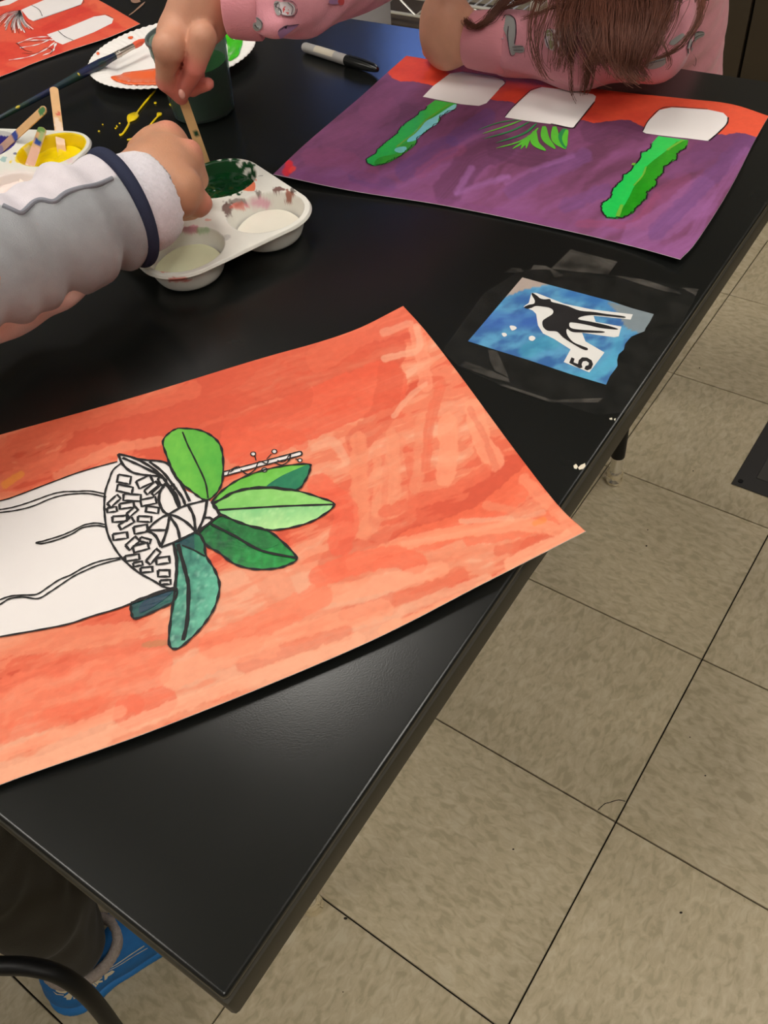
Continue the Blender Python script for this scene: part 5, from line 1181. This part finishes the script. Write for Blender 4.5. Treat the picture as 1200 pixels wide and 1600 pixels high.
# nail of the thumb
_nr = Matrix.Identity(3)
BM().sphere(A(284, 147, .8628), .0042, 14, (.8, .7, 1.15)).build('thumbnail', mat('nail', lin((226, 164, 150)), .3), girl)
PINK = lin((222, 152, 164)); PINKR = lin((214, 140, 142))
def folds(dirs, amp, sc):
    def f(P):
        n = np.zeros(len(P))
        for i, d in enumerate(dirs):
            q = P @ np.array(d, float) * sc
            n += np.sin(q + 2.2 * np.sin(P @ np.array([1.3, -2.1, 1.7]) * sc * .4 + i)) * amp / len(dirs)
        return n
    return f
cfR0, cfR1 = A(352, 12, .927), A(374, 8, .929)
pinkp = [cone(shR, atd(625, -118, .04), .060, .054, .03), cone(atd(625, -118, .04), atd(545, -66, .015), .054, .045, .02), cone(atd(545, -66, .015), atd(465, -8, 0), .044, .034, .015), cone(atd(465, -8, 0), atd(402, 8, -.004), .034, .0265, .012), ell(atd(432, 38, -.012), (.016, .014, .010), k=.012),
         cone(shR, shL, .062, .060, .03), cone((-.105, .10, .92), (-.105, .19, .58), .093, .093, .04, sq=((1, 0, 0), 1.33)), cone((-.085, .0, 1.01), (-.10, .07, .95), .048, .062, .02),
         cone(shL, elL, .050, .038, .02), cone(elL, A(900, 76, .795), .038, .037, .02), cone(A(900, 76, .795), A(795, 66, .795), .037, .0325, .02),
         ell(A(808, 92, .778), (.022, .018, .016), k=.015)]
pinkp = [p for p in pinkp]
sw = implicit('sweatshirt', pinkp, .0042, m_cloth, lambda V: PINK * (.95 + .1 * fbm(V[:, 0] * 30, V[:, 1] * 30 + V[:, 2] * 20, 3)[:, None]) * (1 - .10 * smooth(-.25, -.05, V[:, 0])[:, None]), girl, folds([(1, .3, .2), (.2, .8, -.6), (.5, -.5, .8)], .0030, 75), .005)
m_rib = mat('ribbed_cuff', lin((220, 146, 156)), .9, spec=.1, bump=.6, bscale=60, stretch=(1, 9, 9), sheen=.2)
def cuff(name, a, b, r0, r1, n, m, parent):
    a, b = Vector(a), Vector(b); V = BM(); ax_ = (b - a).normalized(); u = ax_.orthogonal().normalized(); w = ax_.cross(u)
    rings = []
    for t, k in ((0, .93), (.06, 1), (.25, 1.02), (.5, 1.03), (.75, 1.02), (.95, 1.0), (1, .95)):
        r = (r0 + (r1 - r0) * t) * k; rings.append([V.b.verts.new(a + (b - a) * t + (u * math.cos(2 * math.pi * i / n) + w * math.sin(2 * math.pi * i / n)) * (r + (.0005 if i % 2 else 0))) for i in range(n)])
    for q in range(len(rings) - 1):
        for i in range(n): V.b.faces.new((rings[q][i], rings[q][(i + 1) % n], rings[q + 1][(i + 1) % n], rings[q + 1][i]))
    V.b.faces.new(rings[0][::-1]); V.b.faces.new(rings[-1]); return V.build(name, m, parent, angle=60)
cuff('cuff', atd(354, 9, -.002), atd(408, 8, -.004), .0265, .0295, 120, m_rib, girl)
cuff('cuff', A(732, 62, .795), A(798, 67, .795), .0295, .0335, 140, m_rib, girl)
# printed doodles on the shirt
dg = bpy.context.evaluated_depsgraph_get()
sbv = BVHTree.FromPolygons([v.co.copy() for v in sw.data.vertices], [tuple(p.vertices) for p in sw.data.polygons])
Zp = lambda p: Zc(700, 0, 2.857, p); Zq = lambda p: Zc(340, 0, 5.4545, p)
m_dood = mat('print_grey', lin((150, 150, 148)), .9); m_doow = mat('print_white', lin((206, 196, 200)), .9); m_dook = mat('print_outline', lin((72, 52, 64)), .9); m_dgg = mat('print_olive', lin((140, 140, 104)), .9); m_drd = mat('print_coral', lin((196, 76, 76)), .9); m_dlv = mat('print_lilac', lin((160, 120, 160)), .9)
def doodle(bv, polys, lines, par):
    for pts, m_ in polys: decal('fabric_print', bv, pts, m_, par, None, .0012, True, 5, maxe=.03)
    k = Ink(bv, .0018)
    for pts, w in lines: k.line(pts, w)
    if k.V: k.build('print_outline', m_dook, par)['kind'] = 'stuff'
doodle(sbv, [(Zp([(240, 95), (262, 72), (298, 85), (305, 130), (300, 190), (302, 235), (285, 242), (272, 200), (258, 150), (240, 120)]), m_dood), (Zp([(212, 140), (232, 112), (246, 125), (226, 150), (250, 172), (228, 178)]), m_doow),
             (Zp([(290, 205), (336, 205), (338, 232), (298, 230)]), m_dood), (Zp([(432, 150), (456, 130), (490, 140), (510, 150), (500, 200), (470, 225), (440, 205)]), m_doow), (Zp([(440, 142), (458, 138), (470, 165), (474, 205), (460, 220), (450, 185)]), m_dgg),
             (Zp([(884, 280), (930, 255), (970, 248), (966, 285), (920, 305), (888, 300)]), m_dood), (Zp([(985, 190), (1040, 150), (1050, 165), (1010, 200)]), m_dood), (Zp([(1066, 200), (1080, 165), (1110, 140), (1138, 140), (1140, 158), (1105, 178), (1085, 232), (1066, 235)]), m_dood)],
       [(Zp([(240, 100), (262, 70), (298, 88), (306, 140), (300, 195)]), .0012), (Zp([(210, 142), (232, 110), (246, 122)]), .001), (Zp([(212, 145), (220, 172), (250, 175)]), .001), (Zp([(272, 120), (270, 170), (282, 242), (302, 240)]), .001), (Zp([(290, 208), (338, 206)]), .001), (Zp([(296, 222), (338, 222)]), .001),
        (Zp([(432, 150), (456, 128), (472, 160), (476, 205)]), .001), (Zp([(440, 145), (440, 175), (456, 222)]), .001), (Zp([(1066, 236), (1066, 200), (1080, 165), (1110, 140), (1140, 142)]), .001), (Zp([(1075, 225), (1084, 190), (1108, 160), (1138, 150)]), .001), (Zp([(884, 282), (966, 262)]), .001), (Zp([(1092, 240), (1104, 262), (1100, 292), (1090, 282)]), .0007)], girl)
doodle(sbv, [(Zq([(500, 40), (530, 20), (600, 15), (650, 40), (660, 90), (630, 130), (560, 130), (510, 90)]), m_doow), (Zq([(482, 30), (500, 8), (540, 20), (530, 60), (545, 110), (520, 138), (495, 110), (486, 70)]), m_dood), (Zq([(560, 60), (590, 60), (610, 100), (590, 128), (560, 105)]), m_drd),
             (Zq([(330, 150), (350, 150), (385, 190), (380, 240), (340, 260), (308, 230), (310, 195), (335, 185)]), m_dood), (Zq([(515, 260), (560, 225), (680, 205), (640, 245), (580, 290), (540, 320), (520, 300)]), m_dlv), (Zq([(945, 0), (1040, -20), (1040, 25), (960, 30)]), m_dlv), (Zq([(1020, -10), (1070, -20), (1070, 30), (1030, 35)]), m_drd)],
       [(Zq([(560, 0), (640, 10), (676, 60), (665, 110), (630, 136), (545, 138)]), .0016), (Zq([(600, 20), (640, 60), (625, 120)]), .0012), (Zq([(512, 262), (560, 225), (640, 208), (690, 200)]), .0014), (Zq([(486, 40), (520, 20), (500, 60), (535, 80), (545, 120)]), .001), (Zq([(335, 150), (384, 195), (376, 240)]), .001)], girl)
for o_ in list(bpy.data.objects):
    if o_.name == 'fabric_print.007': o_['kind'] = 'stuff'
# hair
hr = random.Random(3); HV = []; HF = []
gc = np.array(g_head)
def strand(P, r0, r1=.0002, sides=4):
    b0 = len(HV); P = [np.array(p) for p in P]; n = len(P)
    for i, p in enumerate(P):
        t = P[min(i + 1, n - 1)] - P[max(i - 1, 0)]; t = t / (np.linalg.norm(t) + 1e-9); a = np.cross(t, (.3, .2, .93)); a /= np.linalg.norm(a) + 1e-9; b = np.cross(t, a)
        r = r0 + (r1 - r0) * (i / (n - 1)) ** 1.5
        for k in range(sides): th = 2 * math.pi * k / sides; HV.append(p + (a * math.cos(th) + b * math.sin(th)) * r)
    for i in range(n - 1):
        for k in range(sides): HF.append((b0 + i * sides + k, b0 + i * sides + (k + 1) % sides, b0 + (i + 1) * sides + (k + 1) % sides, b0 + (i + 1) * sides + k))
rG, fG, uG = RG
def scalp(az, el):
    d = rG * math.sin(az) * math.cos(el) + fG * math.cos(az) * math.cos(el) + uG * math.sin(el)
    return gc + fG * (-.008) + uG * .022 + (rG * (d @ rG) * .070 + fG * (d @ fG) * .084 + uG * (d @ uG) * .078), d
# each lock: pixel+height way points, spread, count
locks = [([(960, -60, .95), (955, 0, .90), (940, 40, .868), (925, 80, .835), (918, 128, .795), (912, 150, .772)], 10, 70, .0004, .3),
         ([(925, -60, .95), (905, 0, .90), (890, 45, .865), (885, 85, .83), (878, 118, .80)], 14, 80, .0004, .55), ([(905, -60, .95), (890, 0, .90), (876, 40, .87), (874, 80, .84), (866, 108, .815)], 8, 40, .0004, .7),
         ([(970, -60, .96), (960, 0, .91), (960, 50, .87), (975, 90, .835), (990, 118, .805), (1006, 131, .79)], 16, 150, .0004, .6), ([(1000, -60, .96), (995, 0, .91), (990, 50, .87), (985, 90, .835), (975, 122, .80)], 20, 170, .0004, .5),
         ([(1030, -60, .96), (1035, 0, .91), (1028, 40, .875), (1012, 80, .84), (1000, 115, .81)], 16, 120, .0004, .4), ([(940, -60, .96), (935, 0, .91), (930, 45, .87), (945, 85, .84), (960, 112, .81)], 18, 160, .0004, .8),
         ([(995, -60, .965), (990, 0, .915), (980, 40, .88), (965, 75, .85), (945, 105, .82)], 15, 170, .0004, .9),
         ([(860, -60, .95), (838, 0, .90), (830, 40, .87), (834, 80, .84), (848, 118, .81), (860, 128, .80)], 5, 14, .00035, .5), ([(870, -60, .95), (858, 0, .90), (842, 50, .865), (838, 90, .835), (850, 112, .815)], 8, 16, .00035, .8),
         ([(880, -60, .95), (870, 0, .90), (890, 60, .86), (893, 100, .82), (893, 140, .785), (902, 166, .762)], 3, 10, .0003, .5),
         ([(835, -50, .94), (800, -8, .90), (778, 14, .88), (762, 32, .868), (742, 42, .862), (730, 33, .862), (729, 26, .864)], 6, 60, .00045, .35), ([(860, -50, .94), (830, -5, .90), (800, 8, .888), (772, 20, .878)], 4, 24, .00045, .8),
         ([(1090, -60, .95), (1096, 0, .90), (1088, 40, .87), (1062, 72, .85), (1030, 90, .83), (1000, 100, .82)], 4, 24, .00035, .4), ([(1050, -60, .95), (1050, 0, .91), (1042, 30, .88), (1035, 60, .86), (1046, 95, .83), (1040, 112, .815)], 3, 12, .0003, .4),
         ([(950, -60, .96), (940, 0, .92), (925, 50, .875), (915, 70, .86), (930, 95, .83), (945, 100, .82)], 5, 20, .0003, .5), ([(900, -40, .95), (860, 10, .9), (830, 24, .885), (812, 30, .88)], 5, 14, .0003, .5)]
for pts, sp, cnt, rad, flare in locks:
    W_ = []
    for x_, y_, z_ in pts:
        q = at_y(x_, y_, float(np.interp(y_, [-60, 0, 60, 150], [-.125, -.165, -.212, -.228]) - .000)); W_.append(q if q[2] > .764 else at(x_, y_, .764))
    for s_ in range(int(cnt * 1.5)):
        az = hr.uniform(-2.9, 2.9); el = hr.uniform(.25, 1.25); p0, d0 = scalp(az, el)
        ox, oz = hr.gauss(0, 1), hr.gauss(0, 1); ph = hr.uniform(0, 6.28); fq = hr.uniform(1.5, 3.2)
        Q = [p0 * 1.0, p0 + d0 * .012 + np.array([0, -.012, -.01])]
        n = len(W_)
        for i, w in enumerate(W_):
            t = i / (n - 1); s2 = (1 - t * (1 - flare)) * sp * .0007; wv = .0016 * math.sin(ph + fq * i)
            Q.append(w + CR[0] * (ox * s2 + wv) + np.array([.1, .6, .3]) * oz * s2 * .8 + np.array([0, 0, .0015 * math.cos(ph + i)]))
        cut = hr.uniform(.82, 1.0); Q2 = catmull(Q, 4); strand(Q2[:max(6, int(len(Q2) * cut))], rad * hr.uniform(.7, 1.2))
# back and sides of the head
for s_ in range(420):
    az = hr.uniform(1.2, 5.08); el = hr.uniform(.1, 1.5); p0, d0 = scalp(az, el); side = math.sin(az)
    e1_ = gc + np.array([side * .085, .03 + .05 * hr.random(), -.02]); e2_ = np.array([-.09 + side * .09, .05 + hr.uniform(-.02, .04), .98 + hr.uniform(0, .05)])
    strand(catmull([p0, p0 + d0 * .010, (p0 + e1_) / 2 + d0 * .012, e1_ + d0 * .006, e2_], 3), .0006)
cap = implicit('hair_base', [ell(gc - fG * .016 + uG * .028, (.076, .086, .078), RG, .01)], .004, m_hair, lambda V: np.tile(lin((60, 38, 30)), (len(V), 1)), girl)
hair = link('hair', mesh_from('hair', HV, HF, m_hair), girl); hair['kind'] = 'stuff'
# trousers and shoes under the table
trg = [cone((-.165, .19, .58), (-.17, .22, .38), .075, .062, .03), cone((-.17, .22, .38), (-.18, .23, .09), .062, .046, .02), cone((-.09, .19, .58), (-.07, .22, .38), .070, .062, .03), cone((-.05, .22, .38), (-.06, .23, .09), .062, .046, .02), cone((-.16, .19, .60), (-.11, .19, .60), .075, .075, .03)]
implicit('trousers', trg, .008, m_cloth, lambda V: np.tile(lin((52, 54, 66)), (len(V), 1)), girl)
for sx in (-.18, -.06): implicit('shoe', [ell((sx, .18, .035), (.042, .10, .034), k=.01), ell((sx, .24, .055), (.036, .045, .045), k=.02), cone((sx, .24, .06), (sx, .235, .13), .033, .035, .01)], .005, m_cloth, lambda V: np.tile(lin((70, 66, 70)), (len(V), 1)), girl)

# ---------------------------------------------------------------- the seated child in the pale fleece
wl_ = A(200, 300, .842); elF, shF = A(-205, 505, .885), np.array([-.37, -1.33, 1.00]); shF2 = np.array([-.62, -1.37, .99])
print('seated arm', wl_.round(3), elF.round(3), np.linalg.norm(wl_ - elF), np.linalg.norm(elF - shF), px_of(shF).round())
hp2, eyes2, R2_ = head_prims((-.46, -1.30, 1.24), (.3, .85, -.42), (0, .42, .9))
KN = lin((214, 138, 118))
f_body = hp2 + [cone((-.475, -1.33, 1.15), (-.49, -1.37, 1.03), .040, .050, .02), cone((-.49, -1.39, .96), (-.42, -1.44, .56), .085, .10, .03, sq=((1, 0, 0), 1.45)), cone(shF, shF2, .05, .05, .03),
    cone(shF, elF, .044, .038, .02), cone(elF, wl_, .037, .027, .015), cone(shF2, (-.70, -1.17, .83), .044, .037, .02), cone((-.70, -1.17, .83), (-.60, -.97, .79), .036, .026, .02), ell((-.585, -.935, .775), (.035, .045, .016), k=.015),
    # fist over the paint tray
    cone(wl_, A(238, 283, .845), .0265, .0300, .014), ell(A(254, 266, .843), (.034, .036, .028), k=.016), cone(A(244, 232, .845), A(276, 300, .842), .0185, .0215, .014), cone(A(225, 270, .84), A(262, 312, .832), .021, .018, .014),
    cone(A(222, 238, .84), A(262, 226, .845), .0145, .0185, .012)]
f_body += finger([A(292, 294, .842), A(309, 321, .823), A(286, 324, .802)], [14.5, 9.6, 8], .005, None, None) + finger([A(292, 250, .846), A(306, 280, .826), A(286, 292, .802)], [15.5, 10.5, 8], .006)
f_body += finger([A(266, 218, .848), A(294, 246, .826), A(284, 262, .802)], [13.5, 10.5, 8], .006) + finger([A(238, 216, .846), A(262, 232, .82), A(266, 254, .80)], [11.5, 9, 7.5], .006)
f_body += finger([A(238, 316, .832), A(268, 330, .816), A(300, 329, .802)], [13, 10, 8.5], .005) + finger([A(300, 280, .815), A(317, 282, .804)], [7, 6], .003, lin((214, 160, 150)), lin((214, 160, 150)))
for kx, ky, kz in ((262, 199, .858), (299, 228, .855), (320, 312, .826)): f_body.append(ell(A(kx, ky + 4, kz), (.006, .006, .006), k=.008, col=KN))
for s_ in (-1, 1): f_body += finger([(-.60 + s_ * .02, -.90, .772), (-.598 + s_ * .024, -.87, .766), (-.6 + s_ * .024, -.85, .762)], [9, 8, 7], .003)
f_body += finger([(-.59, -.90, .772), (-.592, -.86, .766), (-.594, -.835, .762)], [9, 8, 7], .003) + finger([(-.57, -.90, .772), (-.571, -.865, .766), (-.573, -.845, .762)], [9, 8, 7], .003) + finger([(-.62, -.95, .775), (-.64, -.92, .768), (-.64, -.895, .763)], [10, 9, 8], .004)
child = implicit('person', f_body, .0026, m_skin, skin_col(f_body, lin((200, 146, 116))))
tag(child, 'seated person in a pale grey fleece jacket with dark trousers, fist resting over the tray', 'person')
make_eyes(eyes2, R2_, child)
S0, S1, S2, S3 = A(196, 322, .843), A(150, 341, .845), A(85, 371, .850), A(0, 404, .856)
ax0 = (S1 - S0) / np.linalg.norm(S1 - S0)
piping_px = [(-400, 420), (-200, 345), (-60, 312), (0, 320), (22, 330), (34, 334), (50, 318), (66, 312), (84, 317), (100, 303), (125, 294), (150, 290), (182, 276), (215, 262), (300, 230)]
GREY = lin((160, 162, 166)); FW = lin((222, 214, 220)); PKU = lin((248, 220, 212))
def jack_col(V):
    P = px_of(V); ln_ = np.interp(P[:, 0], [p[0] for p in piping_px], [p[1] for p in piping_px]); w = smooth(2.5, -2.5, P[:, 1] - ln_)[:, None] * (smooth(-.91, -.85, V[:, 1]) * smooth(-.45, -.38, V[:, 0]))[:, None]
    n = fbm(V[:, 0] * 45, V[:, 1] * 45 + V[:, 2] * 40, 3)[:, None]
    g = GREY * (.9 + .2 * n) * (1 - .0 * n)
    return g * (1 - w) + FW * (.96 + .08 * n) * w
def jfold(P):
    axd = (S3 - S0) / np.linalg.norm(S3 - S0); t = (P - S0) @ axd; c = P @ np.array([.3, .4, .87])
    near_ = smooth(.45, .05, t) * smooth(-.01, .03, t)
    return (.0042 * np.sin(t * 115 + 9 * c + 1.4 * np.sin(t * 40 + 14 * c) + .6) + .0022 * np.sin(t * 210 - 30 * c)) * near_ + .004 * np.sin(P @ np.array([30., 50., 60.])) * (1 - near_)
jk = [cone(S1 * .72 + S0 * .28, S2, .0475, .0470, .012), cone(S2, S3, .0468, .0428, .012), cone(S3, elF, .0428, .054, .02), cone(elF, shF, .058, .066, .03), cone(shF, shF2, .074, .074, .04), cone((-.49, -1.38, 1.02), (-.42, -1.45, .54), .112, .135, .04, sq=((1, 0, 0), 1.35)),
      cone(shF2, (-.70, -1.17, .83), .064, .05, .03), cone((-.70, -1.17, .83), (-.625, -1.02, .80), .050, .042, .02), cone((-.48, -1.345, 1.08), (-.485, -1.35, 1.11), .060, .062, .02)]
jacket = implicit('fleece_jacket', jk, .0036, m_cloth, jack_col, child, jfold, .008)
jbv = BVHTree.FromPolygons([v.co.copy() for v in jacket.data.vertices], [tuple(p.vertices) for p in jacket.data.polygons])
# raised piping along the sleeve seam
pp = [on(jbv, x, y, .0006) for x, y in catmull([q for q in piping_px[3:13]], 5)]; pp = [p for p in pp if p is not None]
pp = [np.mean(pp[max(0, i - 2):i + 3], axis=0) for i in range(len(pp))]
BM().tube(pp, .0019, 8).build('seam_piping', mat('grey_piping', lin((138, 140, 150)), .85, bump=.3, bscale=700), child)
# cuff opening: fleece lining ring and navy binding
def ring(name, c0, ax_, ru, rv, tube_r, m, parent, udir, tube_len=1.0, n=96, dispn=0.0):
    ax_ = ax_ / np.linalg.norm(ax_); u = np.array(udir, float); u -= ax_ * (u @ ax_); u /= np.linalg.norm(u); v = np.cross(ax_, u); V = []; Fs = []
    k = 16
    for i in range(n):
        th = 2 * math.pi * i / n; d = u * math.cos(th) * ru + v * math.sin(th) * rv; dn = d / np.linalg.norm(d)
        for j in range(k):
            ph = 2 * math.pi * j / k; q = c0 + d + dn * math.cos(ph) * tube_r + ax_ * math.sin(ph) * tube_r * tube_len
            if dispn: q = q + dn * dispn * (hr.random() - .5)
            V.append(q)
    for i in range(n):
        for j in range(k): Fs.append((i * k + j, ((i + 1) % n) * k + j, ((i + 1) % n) * k + (j + 1) % k, i * k + (j + 1) % k))
    return link(name, mesh_from(name, V, Fs, m), parent)
cuffdir = A(262, 320, .84) - A(190, 300, .84)
tilt = S0 - S1; tilt = tilt / np.linalg.norm(tilt)
B0 = A(190, 327, .843); F0 = A(212, 320, .842)
ring('navy_binding', B0, tilt, .047, .0455, .0052, m_navy, child, (0, 0, 1), 1.1)
lp = [cone(B0 + tilt * .004, F0 + tilt * .002, .0420, .0425, .004), cone(F0, F0 + tilt * .03, .0335, .0335, .003, sub=True)]
implicit('fleece_cuff', lp, .0022, m_fleece, lambda V: np.tile(FW, (len(V), 1)), child, lambda P: .0012 * (fbm(P[:, 0] * 380, P[:, 1] * 380 + P[:, 2] * 300, 2) - .5), .002)
un = [cone(A(158, 404, .822), A(80, 428, .822), .013, .029, .01), cone(A(80, 428, .822), A(0, 452, .822), .029, .038, .01), cone(A(0, 452, .822), A(-110, 498, .832), .038, .040, .01)]
implicit('pink_underlayer', un, .0034, m_cloth, lambda V: PKU * (.95 + .1 * fbm(V[:, 0] * 30, V[:, 1] * 30, 2)[:, None]), child)
# hair of the seated child
implicit('hair', [ell(np.array((-.46, -1.30, 1.24)) - R2_[1] * .022 + R2_[2] * .034, (.080, .086, .080), R2_, .01), cone(np.array((-.46, -1.30, 1.24)) - R2_[1] * .06, np.array((-.50, -1.42, 1.10)), .055, .035, .03)], .005, m_cloth, lambda V: lin((70, 46, 34)) * (.8 + .4 * fbm(V[:, 0] * 200, V[:, 1] * 30, 2)[:, None]), child, lambda P: .003 * np.sin(P[:, 0] * 320 + 5 * np.sin(P[:, 2] * 40)), .004)
# trousers
hc = at(112, 1528, .03); td = at(235, 1440, .03) - hc; td[2] = 0; td /= np.linalg.norm(td); sdn = np.array([-td[1], td[0], 0])
ank = hc + td * .035; ank[2] = .10
m_trou = mat('dark_trousers', lin((54, 51, 44)), .9, spec=.1, var=.12, vscale=30, bump=.5, bscale=800, sheen=.1)
kneeR = ank + np.array([-.02, .02, .40]); kneeR[2] = .50
lt = [cone(ank + np.array([0, 0, .015]) - td * .003, ank + np.array([-.008, .01, .14]), .0405, .056, .01), cone(ank + np.array([-.008, .01, .14]), kneeR, .058, .066, .02), cone(kneeR, (-.36, -1.42, .55), .07, .088, .02), cone((-.47, -1.14, .50), (-.49, -1.42, .55), .07, .088, .02),
      cone((-.47, -1.14, .50), (-.50, -1.16, .10), .062, .05, .02), cone((-.36, -1.45, .56), (-.49, -1.45, .56), .10, .10, .03)]
implicit('trousers', lt, .005, m_trou, lambda V: np.tile(lin((46, 44, 38)), (len(V), 1)), child, folds([(.3, .2, 1), (.8, -.5, .3)], .003, 60), .004)
m_shoe = mat('blue_canvas', lin((30, 104, 168)), .75, var=.08, vscale=80, bump=.4, bscale=900); m_sole = mat('blue_rubber', lin((36, 116, 184)), .6)
m_lin = mat('grey_fleece_lining', lin((160, 148, 140)), .95, var=.2, vscale=300, bump=.8, bscale=600)
def shoe(hc, td):
    sd = np.array([-td[1], td[0], 0.]); Rr = np.stack([td, sd, (0, 0, 1)])
    root = implicit('shoe', [ell(hc + td * .004 + np.array([0, 0, .004]), (.036, .037, .036), Rr, .01), ell(hc + td * .07, (.07, .036, .038), Rr, .02), ell(hc + td * .135 + sd * .004, (.058, .043, .034), Rr, .02), ell(hc + td * .10 + np.array([0, 0, .014]), (.055, .032, .036), Rr, .02),
        cone(hc + np.array([0, 0, .01]), hc + np.array([0, 0, .034]), .030, .027, .01), ell(hc + td * .02 + np.array([0, 0, .062]), (.030, .024, .035), Rr, .004, sub=True), ell(hc + td * .09 - np.array([0, 0, .068]), (.4, .4, .0405), np.eye(3), .003, sub=True)], .0028, m_shoe, lambda V: np.tile(lin((30, 104, 168)), (len(V), 1)), child)
    V, Q = surface([ell(hc + td * .0 - np.array([0, 0, .02]), (.039, .040, .012), Rr, .01), ell(hc + td * .07 - np.array([0, 0, .02]), (.075, .038, .012), Rr, .02), ell(hc + td * .135 + sd * .004 - np.array([0, 0, .02]), (.061, .0455, .012), Rr, .02), ell(hc + td * .09 - np.array([0, 0, .068]), (.4, .4, .0405), np.eye(3), .002, sub=True)], .003)
    link('sole', mesh_from('sole', V, Q, m_sole), root)
    return root
sh1 = shoe(hc, td); shoe(np.array((-.50, -1.20, .03)), np.array((.12, .993, 0)))
ring('shoe_lining', ank - np.array([0, 0, .022]) - td * .002, np.array([0, 0, 1.]) + td * .10, .045, .036, .0070, m_lin, sh1, td, 1.2, dispn=.0012)
shv = BVHTree.FromPolygons([v.co.copy() for v in sh1.data.vertices], [tuple(p.vertices) for p in sh1.data.polygons])
m_pr = mat('cream_print', lin((206, 196, 166)), .8)
Zs = lambda p: Zc(60, 1400, 6.0, p)
for q in ([(165, 855), (235, 860), (270, 890), (250, 905), (200, 900), (165, 885)], [(140, 885), (180, 910), (240, 915), (235, 925), (170, 915)], [(235, 940), (290, 900), (320, 935), (300, 965), (265, 965), (262, 945)], [(325, 940), (350, 950), (330, 962)],
          [(485, 805), (505, 805), (545, 832), (535, 850)], [(515, 795), (590, 752), (600, 762), (560, 790), (600, 785), (598, 800), (560, 810), (552, 830), (520, 808)], [(615, 735), (690, 690), (716, 698), (690, 725), (650, 748), (640, 770), (618, 785)], [(615, 262), (660, 228), (690, 220), (650, 290), (622, 325)]):
    decal('printed_mark', shv, Zs(q), m_pr, sh1, None, .0012, False, 4)
el_ = Ink(shv, .0015)
el_.line(Zs([(445, 780), (560, 720), (720, 640), (860, 545), (990, 460)]), .0012, True).line(Zs([(600, 720), (740, 650), (900, 550), (1020, 480)]), .0009, True); el_.build('stitched_stripe', m_pr, sh1)
